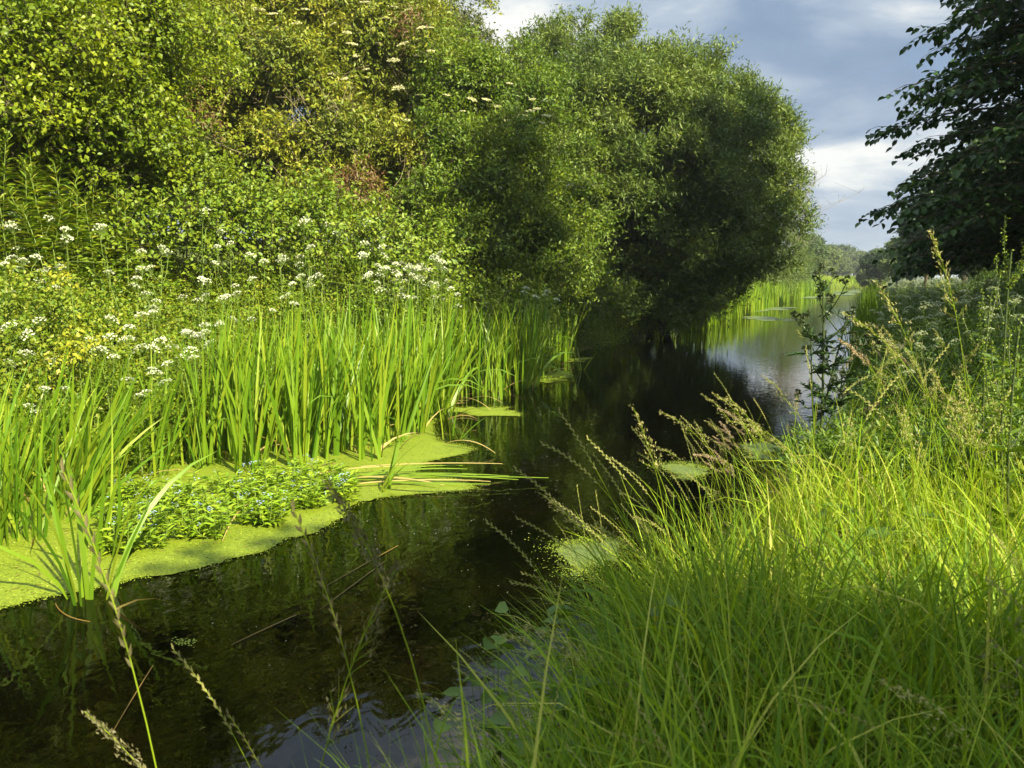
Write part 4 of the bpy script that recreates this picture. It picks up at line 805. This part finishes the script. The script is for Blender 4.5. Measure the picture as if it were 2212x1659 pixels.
# ------------------------------------------------------------------ right bank
def build_right_bank():
    # leafy mass of the middle right bank
    mb = MB(); n = 15000; s = rg.uniform(5.0, 30, n)**1.0; s = 5.2+rg.random(n)**1.5*30; t = -.42+.45*sstep(6, 10, s)+rg.random(n)*(1.2+.16*s)
    X = AX[0]*s+NX[0]*t; Y = AX[1]*s+NX[1]*t; g = hz(X, Y); top = .45+.40*sstep(5, 11, s)+.18*np.sin(X*1.7+Y)+.1*np.sin(X*3.3-Y*2)
    top *= (.35+.65*sstep(-.1, 1.0, t))*(1+.45*sstep(.8, 2.6, t-.04*s)); m = 8; d = nrm(rg.normal(size=(n, 3))*.5+UP*.7); kk = (np.arange(m)+.5)/m
    P = np.stack([X, Y, g+top*rg.random(n)**.5], 1); PP = P[:, None]+d[:, None]*.28*kk[None, :, None]+rg.normal(size=(n, m, 3))*.04
    DD = d[:, None]*.5+rg.normal(size=(n, m, 3))*.65-UP*.1; N = UP*.8+rg.normal(size=(n, m, 3))*.5; sc = rg.uniform(.6, 1.25, n*m)
    leaves(mb, PP.reshape(-1, 3), DD.reshape(-1, 3), N.reshape(-1, 3), .058*sc, .020*sc)
    sel = rg.random(n) < .35; P = np.stack([X, Y, g], 1)[sel]; d = nrm(rg.normal(size=(sel.sum(), 3))*.25+UP); sticks(mb, P, P+d*(top[sel]*rg.uniform(.7, 1.3, sel.sum()))[:, None], .004, .002, m=1)
    tag(mb.build('undergrowth', [M['nettle'], M['stem_dark']]), 'shaded nettles and mixed weeds covering the right bank below the corner tree', 'undergrowth', kind='stuff')
    pr = [umbel_plant('cow_parsley', 1.1, h, M['nettle'], leafy=.8, rad=.05, size=.0085, petal='dull') for h in (3, 4, 4, 3)]
    k = 0
    def put(x, y, s, label, grp):
        nonlocal k
        o = pr[k] if k < 4 else copy_tree(pr[k % 4]); k += 1
        o.location = (x, y, float(hz(x, y))); o.scale = (s, s, s); o.rotation_euler = (rg.normal()*.07, rg.normal()*.07, rg.uniform(0, 6.28)); tag(o, label, 'wildflower', grp)
    for i in range(215):
        s = 9+rg.random()**1.2*24; t = .25+rg.random()*(.9+.17*s); p = xy(s, t)
        put(p[0], p[1], rg.uniform(.85, 1.1), 'dull white umbel plant in the crowd filling the shaded right bank' if s > 14 else 'white umbel plant on the near side of the shaded right bank crowd', 'white umbels on the right bank')
    for px, py, Y in ((1900, 745, 6.8), (1985, 725, 7), (2010, 760, 6.6), (2060, 735, 6.8), (2120, 720, 6.6), (2150, 690, 7), (2050, 690, 7.6), (1960, 690, 8), (1930, 800, 6.2), (2080, 660, 7.4), (2190, 660, 6.4)):
        p = at(px, py, Y); g_ = float(hz(p[0], p[1])); put(p[0], p[1], max(.5, (p[2]-g_)/1.1), 'bright white umbel plant standing nearest among the tall grasses of the right bank', 'white umbels on the right bank')
build_right_bank()

# ------------------------------------------------------------------ grass of the near bank
def build_grass():
    def pos(n, s0, s1, t0, t1, edge=0.0):
        s = rg.uniform(s0, s1, n); t = rg.uniform(t0, t1, n); X = AX[0]*s+NX[0]*t; Y = AX[1]*s+NX[1]*t
        k = (Y > .75) & (X < Y*.78+.5) & (X > -Y*.6-.3); X, Y, t = X[k], Y[k], t[k]
        return np.stack([X, Y, hz(X, Y)-.02], 1), t
    waterward = math.atan2(-NX[1], -NX[0])
    mb = MB()
    fine = lambda u: np.minimum(1, .55+u*2)*(1-u**2.4)
    for n, s0, s1, t0, t1, L0, L1, W, lean, tl, bd in ((22000, .8, 6.4, -.85, 3.6, .22, .50, .0098, .12, .38, .9), (9000, 5.5, 9, -.5, 2.8, .3, .65, .0085, .1, .3, .8), (6500, .8, 6.5, -.8, 3.4, .5, .9, .0105, .2, .3, 1.2),
                                                  (1700, .8, 6.0, -.95, -.6, .4, .8, .007, .5, .2, .8), (7500, .8, 6.5, -.85, 3.4, .5, .85, .0042, .15, .2, .35)):
        P, t = pos(n, s0, s1, t0, t1); X, Y = P[:, 0], P[:, 1]
        if tl == .38:                              # tufts: blades fan out from shared crowns
            nt = max(1, len(P)//13); tc = P[rg.integers(0, len(P), nt)]; ti = rg.integers(0, nt, len(P)); of = rg.normal(size=(len(P), 2))*.045
            P = tc[ti].copy(); P[:, :2] += of; s_, t = st(P[:, 0], P[:, 1]); P[:, 2] = hz(P[:, 0], P[:, 1])-.02; X, Y = P[:, 0], P[:, 1]; taz = np.arctan2(of[:, 1], of[:, 0])
        dn = .5+.5*np.sin(X*5.1+1.7*np.sin(Y*3.3))*np.sin(Y*4.3+1.4*np.sin(X*2.9)); k = rg.random(len(P)) < .35+.75*dn; P, t, dn = P[k], t[k], dn[k]; n = len(P); rz_ = taz[k]+rg.normal(size=n)*.5 if tl == .38 else rg.uniform(0, 6.28, n)
        az = rz_; e = rg.random(n) < (.75*sstep(-.2, -1.0, t)+.12); az = np.where(e, waterward+rg.normal(size=n)*.7, az)
        blades(mb, P, az, np.abs(rg.normal(size=n))*tl+lean*e, np.abs(rg.normal(size=n))*bd+.1, rg.uniform(L0, L1, n)*(.7+.45*dn)*(1-.62*sstep(4.2, 5.6, st(P[:, 0], P[:, 1])[0])*(1-sstep(-.2, 1.3, t))), W*rg.uniform(.55, 1.25, n), 5, rg.uniform(-1.1, 1.1, n), fine)
    P, t = pos(9000, .8, 7, -1.0, 3.4); n = len(P); P[:, 2] += rg.uniform(.02, .16, n)                 # flattened straw
    blades(mb, P, rg.uniform(0, 6.28, n), rg.uniform(.9, 1.5, n), rg.normal(size=n)*.3, rg.uniform(.15, .4, n), .005*rg.uniform(.5, 1.3, n), 3, rg.uniform(-1, 1, n), fine, m=1)
    P, t = pos(7500, 6.0, 13, -.3, 4.5); n = len(P)
    blades(mb, P, rg.uniform(0, 6.28, n), np.abs(rg.normal(size=n))*.16, np.abs(rg.normal(size=n))*.6, rg.uniform(.6, 1.15, n)*(.4+.6*sstep(.2, 1.4, t)), .008*rg.uniform(.5, 1.2, n), 5, rg.uniform(-1.1, 1.1, n), fine)
    tag(mb.build('grass', [M['grass'], M['straw']]), 'long fine green grass covering the near right bank', 'grass', kind='stuff')
    mb = MB()
    P, t = pos(5200, .7, 3.3, -.95, 2.2); n = len(P); az = np.where(rg.random(n) < .5*sstep(0, -1.0, t)+.1, waterward+rg.normal(size=n)*.6, rg.uniform(0, 6.28, n))
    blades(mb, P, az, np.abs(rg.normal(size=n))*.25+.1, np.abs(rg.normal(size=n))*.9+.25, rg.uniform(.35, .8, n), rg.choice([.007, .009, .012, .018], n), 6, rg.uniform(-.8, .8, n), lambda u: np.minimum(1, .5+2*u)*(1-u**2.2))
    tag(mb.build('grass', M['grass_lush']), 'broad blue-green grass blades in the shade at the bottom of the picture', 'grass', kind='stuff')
    # seed-bearing stalks
    def stalk(kind, seed):
        r_ = np.random.default_rng(seed); root = empty('grass_stalk', (0, 0, 0)); st_, sd = MB(), MB(); h = 1.0; arch = r_.uniform(.1, .5)
        u = np.linspace(0, 1, 14); th = .05+arch*u**2.5*2.0; q = np.concatenate([[[0, 0, -.04]], np.cumsum(np.stack([np.sin(th), 0*th+.02*np.sin(u*6), np.cos(th)], 1)*h/13, 0)])[:14]
        tube(st_, q, np.linspace(.0018, .0009, 14), 4)
        def pnt(v): x = v*13; i = np.minimum(x.astype(int), 12); f = (x-i)[:, None]; return q[i]*(1-f)+q[i+1]*f, nrm(q[i+1]-q[i])
        if kind == 'rye':
            n = 22; v = np.linspace(.76, .995, n); P, T = pnt(v); sgn = np.where(np.arange(n) % 2, 1., -1.)[:, None]; S = nrm(np.cross(T, [0, 1, 0]))*sgn
            for j in range(2): leaves(sd, P+r_.normal(size=P.shape)*.001, T+S*.42, np.cross(S, T)+r_.normal(size=P.shape)*.3, .017, .0055, fold=.35)
        elif kind == 'oat':
            n = 46; v = r_.uniform(.74, 1, n); P, T = pnt(np.minimum(v, .999)); a = r_.uniform(0, 6.28, n); O = np.stack([np.cos(a), np.sin(a), 0*a], 1)*r_.uniform(.01, .055, (n, 1))*((1.02-v)/.28)[:, None]+T*.03
            E = P+O-UP*r_.uniform(0, .012, (n, 1)); sticks(st_, P, E, .0005, .0004)
            for j in range(3): leaves(sd, E+r_.normal(size=E.shape)*.004, T+r_.normal(size=E.shape)*.4-UP*.2, rdir(n), .013, .004, fold=.3)
        else:                                     # cocksfoot / fog: dense lobes
            n = 240; v = r_.beta(1.2, 1.0, n)*.19+.805; P, T = pnt(v); a = r_.uniform(0, 6.28, n); wd = .017*(1-.6*np.abs((v-.87)/.13))*(1+.5*np.sin(v*95))
            O = np.stack([np.cos(a), np.sin(a), 0*a], 1)*(np.abs(wd)*r_.random(n)**.5)[:, None]; leaves(sd, P+O, T+r_.normal(size=P.shape)*.35, rdir(n), .010, .004, fold=.3)
        tube(sd, q[9:], .0007, 3)
        n = 3; P, T = pnt(np.array([.15, .35, .52])); blades(st_, P, r_.uniform(0, 6.28, n), .35, .9, r_.uniform(.14, .26, n), .005, 5, 0., m=0)
        st_.build('stem', M['grass'], root); sd.build('seed_head', M['seed_shaded'] if seed >= 60 else M['seed_pink'] if kind == 'fog' else M['seed'], root)
        return root
    kinds = {'dim': [stalk('rye', 60), stalk('oat', 61), stalk('fog', 62)], 'rye': [stalk('rye', i) for i in range(5)], 'oat': [stalk('oat', 20+i) for i in range(5)], 'fog': [stalk('fog', 40+i) for i in range(3)]}
    word = {'dim': '', 'rye': 'thin grass stalk with a flat zigzag seed spike', 'oat': 'grass stalk with a loose feathery seed head', 'fog': 'grass stalk with a dense pinkish seed head'}
    used = {k: 0 for k in kinds}
    def put(kind, x, y, h, rz, tilt, label, group):
        i = used[kind]; used[kind] += 1; pr = kinds[kind]; o = pr[i] if i < len(pr) else copy_tree(pr[i % len(pr)])
        o.location = (x, y, float(hz(x, y))-.02); o.rotation_euler = (0, tilt, rz); o.scale = (.5+.5*h, .5+.5*h, h); tag(o, label, 'grass', group)
    for i in range(235):
        s = rg.uniform(2.9, 9.5)*(1 if i % 2 else .75)+(.6 if i % 2 == 0 else 0); t = rg.uniform(-1.0, 2.4) if i % 3 else rg.uniform(-1.05, -.5); p = xy(s, t)
        if p[0] > p[1]*.75+.3: continue
        kind = ('rye', 'oat', 'oat', 'fog')[i % 4] if s > 5 else ('rye', 'rye', 'oat')[i % 3]; edge = t < -.45
        put(kind, p[0], p[1], rg.uniform(.75, 1.2), (waterward+rg.normal()*.7) if edge or rg.random() < .4 else rg.uniform(0, 6.28), abs(rg.normal())*.16+(.30 if edge else 0),
            word[kind]+(' leaning over the water' if edge else (' in the sunlit grass' if s < 6 else ' among the right bank weeds')), 'seeding grass stalks')
    for i in range(45):                        # near, shaded
        s = rg.uniform(1.0, 3.0); t = rg.uniform(-1.2, 1.2); p = xy(s, t); kind = ('rye', 'oat', 'rye')[i % 3]
        put(kind, p[0], p[1], rg.uniform(.55, .85), waterward+rg.normal()*.8, abs(rg.normal())*.25+.2, word[kind]+' low in the near shade', 'seeding grass stalks')
    def one(kind, base_px, top, Y, label, rz=None):
        e = at(*top, Y); b = at(base_px, 1500, Y); g_ = float(hz(b[0], b[1])); d = e[:2]-b[:2]; h = e[2]-g_; L = math.hypot(h, np.linalg.norm(d))
        put(kind, b[0], b[1], L*1.03, math.atan2(d[1], d[0]), math.atan2(np.linalg.norm(d), h)*.82, label, 'seeding grass stalks')
    one('oat', 1465, (1445, 880), 3.6, 'upright pale grass panicle standing tallest against the dark water')
    one('rye', 1560, (1275, 948), 3.4, 'long rye grass spike arching far left over the dark water, upper one')
    one('rye', 1530, (1275, 1065), 3.2, 'rye grass spike arching left over the dark water below the longest one')
    one('fog', 1760, (1540, 930), 4.0, 'golden nodding grass head over the pale reflection')
    one('oat', 1800, (1610, 875), 4.6, 'thin dark arching grass over the reflection of the sky')
    one('rye', 1330, (1135, 1085), 2.9, 'thin rye grass stalk reaching left from the lit grass edge')
    one('oat', 2040, (1965, 605), 4.0, 'tall arching grass head crossing the far umbels, left of centre')
    one('fog', 1990, (1880, 690), 4.4, 'nodding seed head in front of the right bank reeds')
    one('oat', 2120, (1890, 640), 4.2, 'reddish-brown arching grass head in front of the far trees')
    one('oat', 2080, (2110, 500), 3.6, 'tallest oat grass stalk in front of the corner tree')
    one('dim', 410, (375, 1010), 1.7, 'out-of-focus grass stalk close to the viewer, left one of the pair over the water')
    one('dim', 500, (640, 1225), 1.7, 'blurred arching seed head close to the viewer over the dark water')
    one('dim', 1000, (965, 1000), 1.6, 'blurred dense seed head close to the viewer below the fallen iris leaves')
    one('dim', 860, (830, 1090), 1.7, 'blurred brownish grass stalk close to the viewer in the middle of the water')
    one('dim', 2000, (2085, 1215), 1.3, 'dark blurred dense seed head close to the viewer at the lower right')
    one('rye', 700, (500, 1365), 2.3, 'rye grass spike stretching level to the left over the dark water')
    one('dim', 640, (320, 1480), 2.0, 'bowed grass stalk at the bottom edge over the sky reflection')
    one('dim', 760, (600, 1520), 2.1, 'pale small grass panicle at the bottom edge over the sky reflection')
build_grass()

def build_herbs():
    # thistle at the water's edge
    Y = 5.4; b = at(1768, 1000, Y); g_ = float(hz(b[0], b[1])); root = empty('thistle', (b[0], b[1], g_)); tag(root, 'tall dark spiny thistle in bud standing against the bright water', 'thistle')
    o = np.array([b[0], b[1], g_]); st_, lf = MB(), MB(); top = at(1778, 628, Y)-o
    main = bez((0, 0, -.05), top, (.02, 0, 0), 9); tube(st_, main, np.linspace(.012, .006, 9), 7)
    mains = [main]
    for tx, ty in ((1828, 690), (1752, 720), (1850, 760)):
        e_ = at(tx, ty, Y)-o; m2 = bez(main[int(rg.integers(1, 4))], e_, (0, .03, -.05), 9); tube(st_, m2, np.linspace(.009, .004, 9), 6); mains.append(m2)
    for main in mains:
        for k in range(9):
            i = int(rg.integers(3, 9)); p = main[i]; a = rg.uniform(0, 6.28); L = rg.uniform(.10, .34)*(1 if i < 8 else .6); d = nrm(np.array([math.cos(a), math.sin(a), rg.uniform(.5, 1.3)])); q = bez(p, p+d*L, (0, 0, -.03), 5); tube(st_, q, np.linspace(.005, .003, 5), 5)
            for j in range(3):
                e = q[-1]+(nrm(rg.normal(size=3)+UP*.8)*.035 if j else 0); hd = MB(); n = 34; D = nrm(rg.normal(size=(n, 3))+UP*.7); leaves(hd, e+D*.004, D, rdir(n), .022, .008, fold=.3); hd.build('flower_bud', M['stem_dark'], root)
            n = 6; P = q[rg.integers(0, 4, n)]; leaves(lf, P, nrm(rg.normal(size=(n, 3))+d), rdir(n)+UP, .06, .02)
        for k in range(15):
            p = main[rg.integers(0, 8)]; a = k*2.4; d = nrm(np.array([math.cos(a), math.sin(a), rg.uniform(0, .7)])); L = rg.uniform(.12, .24); sd = np.cross(d, UP); n = 12; w_ = (np.arange(n)+.5)/n; sg = np.where(np.arange(n) % 2, 1., -1.)[:, None]
            leaves(lf, p+d*L*w_[:, None]*.9, d*.6+sd*sg+UP*rg.normal(size=(n, 1))*.35, np.repeat([UP], n, 0), .06*(1.15-w_), .022); leaves(lf, p[None], d[None], UP[None], L, .05)
    st_.build('stem', M['stem_dark'], root); lf.build('leaves', M['thistle'], root)
    # docks at the right edge
    for px, top, Y, lab in ((2185, 540, 4.2, 'tallest dark dock with knobbly green seed spikes at the right edge'), (2140, 640, 4.6, 'second dock with seed spikes, left of the tallest at the right edge'), (2205, 680, 3.6, 'leafy dock standing lowest at the right edge')):
        b = at(px, 1000, Y); g_ = float(hz(b[0], b[1])); root = empty('dock_plant', (b[0], b[1], g_)); tag(root, lab, 'plant', 'docks at the right edge'); o = np.array([b[0], b[1], g_]); st_, lf, sd_ = MB(), MB(), MB(); tp = at(px, top, Y)-o
        main = bez((0, 0, -.05), tp, (-.03, 0, 0), 9); tube(st_, main, np.linspace(.009, .004, 9), 6)
        sp = [main[4:]]
        for k in range(9):
            p = main[rg.integers(3, 8)]; a = rg.uniform(0, 6.28); sp.append(bez(p, p+np.array([math.cos(a)*.16, math.sin(a)*.16, rg.uniform(.2, .42)]), (math.cos(a)*.04, math.sin(a)*.04, 0), 5))
        for q in sp:
            tube(st_, q, .0025, 4); n = 90; u = rg.uniform(0, len(q)-1.01, n); i = u.astype(int); f = (u-i)[:, None]; P = q[i]*(1-f)+q[i+1]*f; leaves(sd_, P+rg.normal(size=(n, 3))*.006, rdir(n), rdir(n), .013, .009)
        n = 30; P = main[rg.integers(0, 6, n)]; a = rg.uniform(0, 6.28, n); leaves(lf, P, np.stack([np.cos(a), np.sin(a), rg.uniform(-.2, .7, n)], 1), UP+rg.normal(size=(n, 3))*.3, rg.uniform(.12, .24, n), rg.uniform(.03, .06, n), round_=True)
        st_.build('stem', M['stem_dark'], root); sd_.build('seed_spikes', M['bramble'], root); lf.build('leaves', M['nettle'], root)
    # broad-leaved herbs in the near shade
    for px, py, Y, r, lab in ((1230, 1330, 2.9, .16, 'broad-leaved herb in shade at the water edge in front of the lit grass'), (1080, 1420, 2.6, .13, 'broad-leaved herb with round leaves left of the other, over the sky reflection'), (1640, 1480, 2.4, .12, 'dark broad-leaved herb in the shaded grass at the bottom'), (1380, 1500, 2.3, .12, 'rounded leafy herb in the shaded grass left of the dark one'), (1900, 1560, 2.1, .12, 'low leafy herb in the shaded grass at the lower right'), (1180, 1560, 2.2, .13, 'leafy herb at the bottom by the water edge'), (1500, 1300, 2.8, .12, 'leafy herb where the lit grass meets the shade'), (2100, 1250, 2.9, .14, 'leafy herb low in the lit grass at the right'), (1870, 1120, 3.6, .15, 'leafy herb among lit grass below the thistle')):
        c = at(px, py, Y); g_ = float(hz(c[0], c[1])); root = empty('broad_leaved_herb', (c[0], c[1], g_)); tag(root, lab, 'plant'); st_, lf = MB(), MB(); n = 34; hgt = max(c[2]-g_, .12)
        P = np.stack([rg.normal(size=n)*r*.8, rg.normal(size=n)*r*.8, hgt*rg.uniform(.3, 1.1, n)], 1); sticks(st_, np.repeat([[0, 0, 0.]], n, 0)+rg.normal(size=(n, 3))*.02, P, .002, .0015); a = rg.uniform(0, 6.28, n)
        leaves(lf, P, np.stack([np.cos(a), np.sin(a), rg.normal(size=n)*.2], 1), UP+rg.normal(size=(n, 3))*.35, rg.uniform(.05, .10, n), rg.uniform(.04, .08, n), round_=True); st_.build('stem', M['stem'], root); lf.build('leaves', M['nettle'], root)
build_herbs()

# ------------------------------------------------------------------ haze
def build_haze():
    m = bpy.data.materials.new('haze_air'); m.use_nodes = True; q = NT(m.node_tree); o = q.add('ShaderNodeOutputMaterial')
    v = q.add('ShaderNodeVolumePrincipled'); v.inputs['Density'].default_value = 0.0006; v.inputs['Color'].default_value = (.86, .92, 1, 1); v.inputs['Anisotropy'].default_value = 0.2
    q.link(v.outputs[0], o.inputs['Volume'])
    bm = bmesh.new(); bmesh.ops.create_cube(bm, size=1); me = bpy.data.meshes.new('haze'); bm.to_mesh(me); bm.free(); me.materials.append(m)
    o = link(bpy.data.objects.new('haze', me)); o.scale = (2400, 2400, 24); o.location = (0, 0, 9.3); tag(o, 'thin pale summer haze over the canal and its far trees', 'haze', kind='stuff')
build_haze()
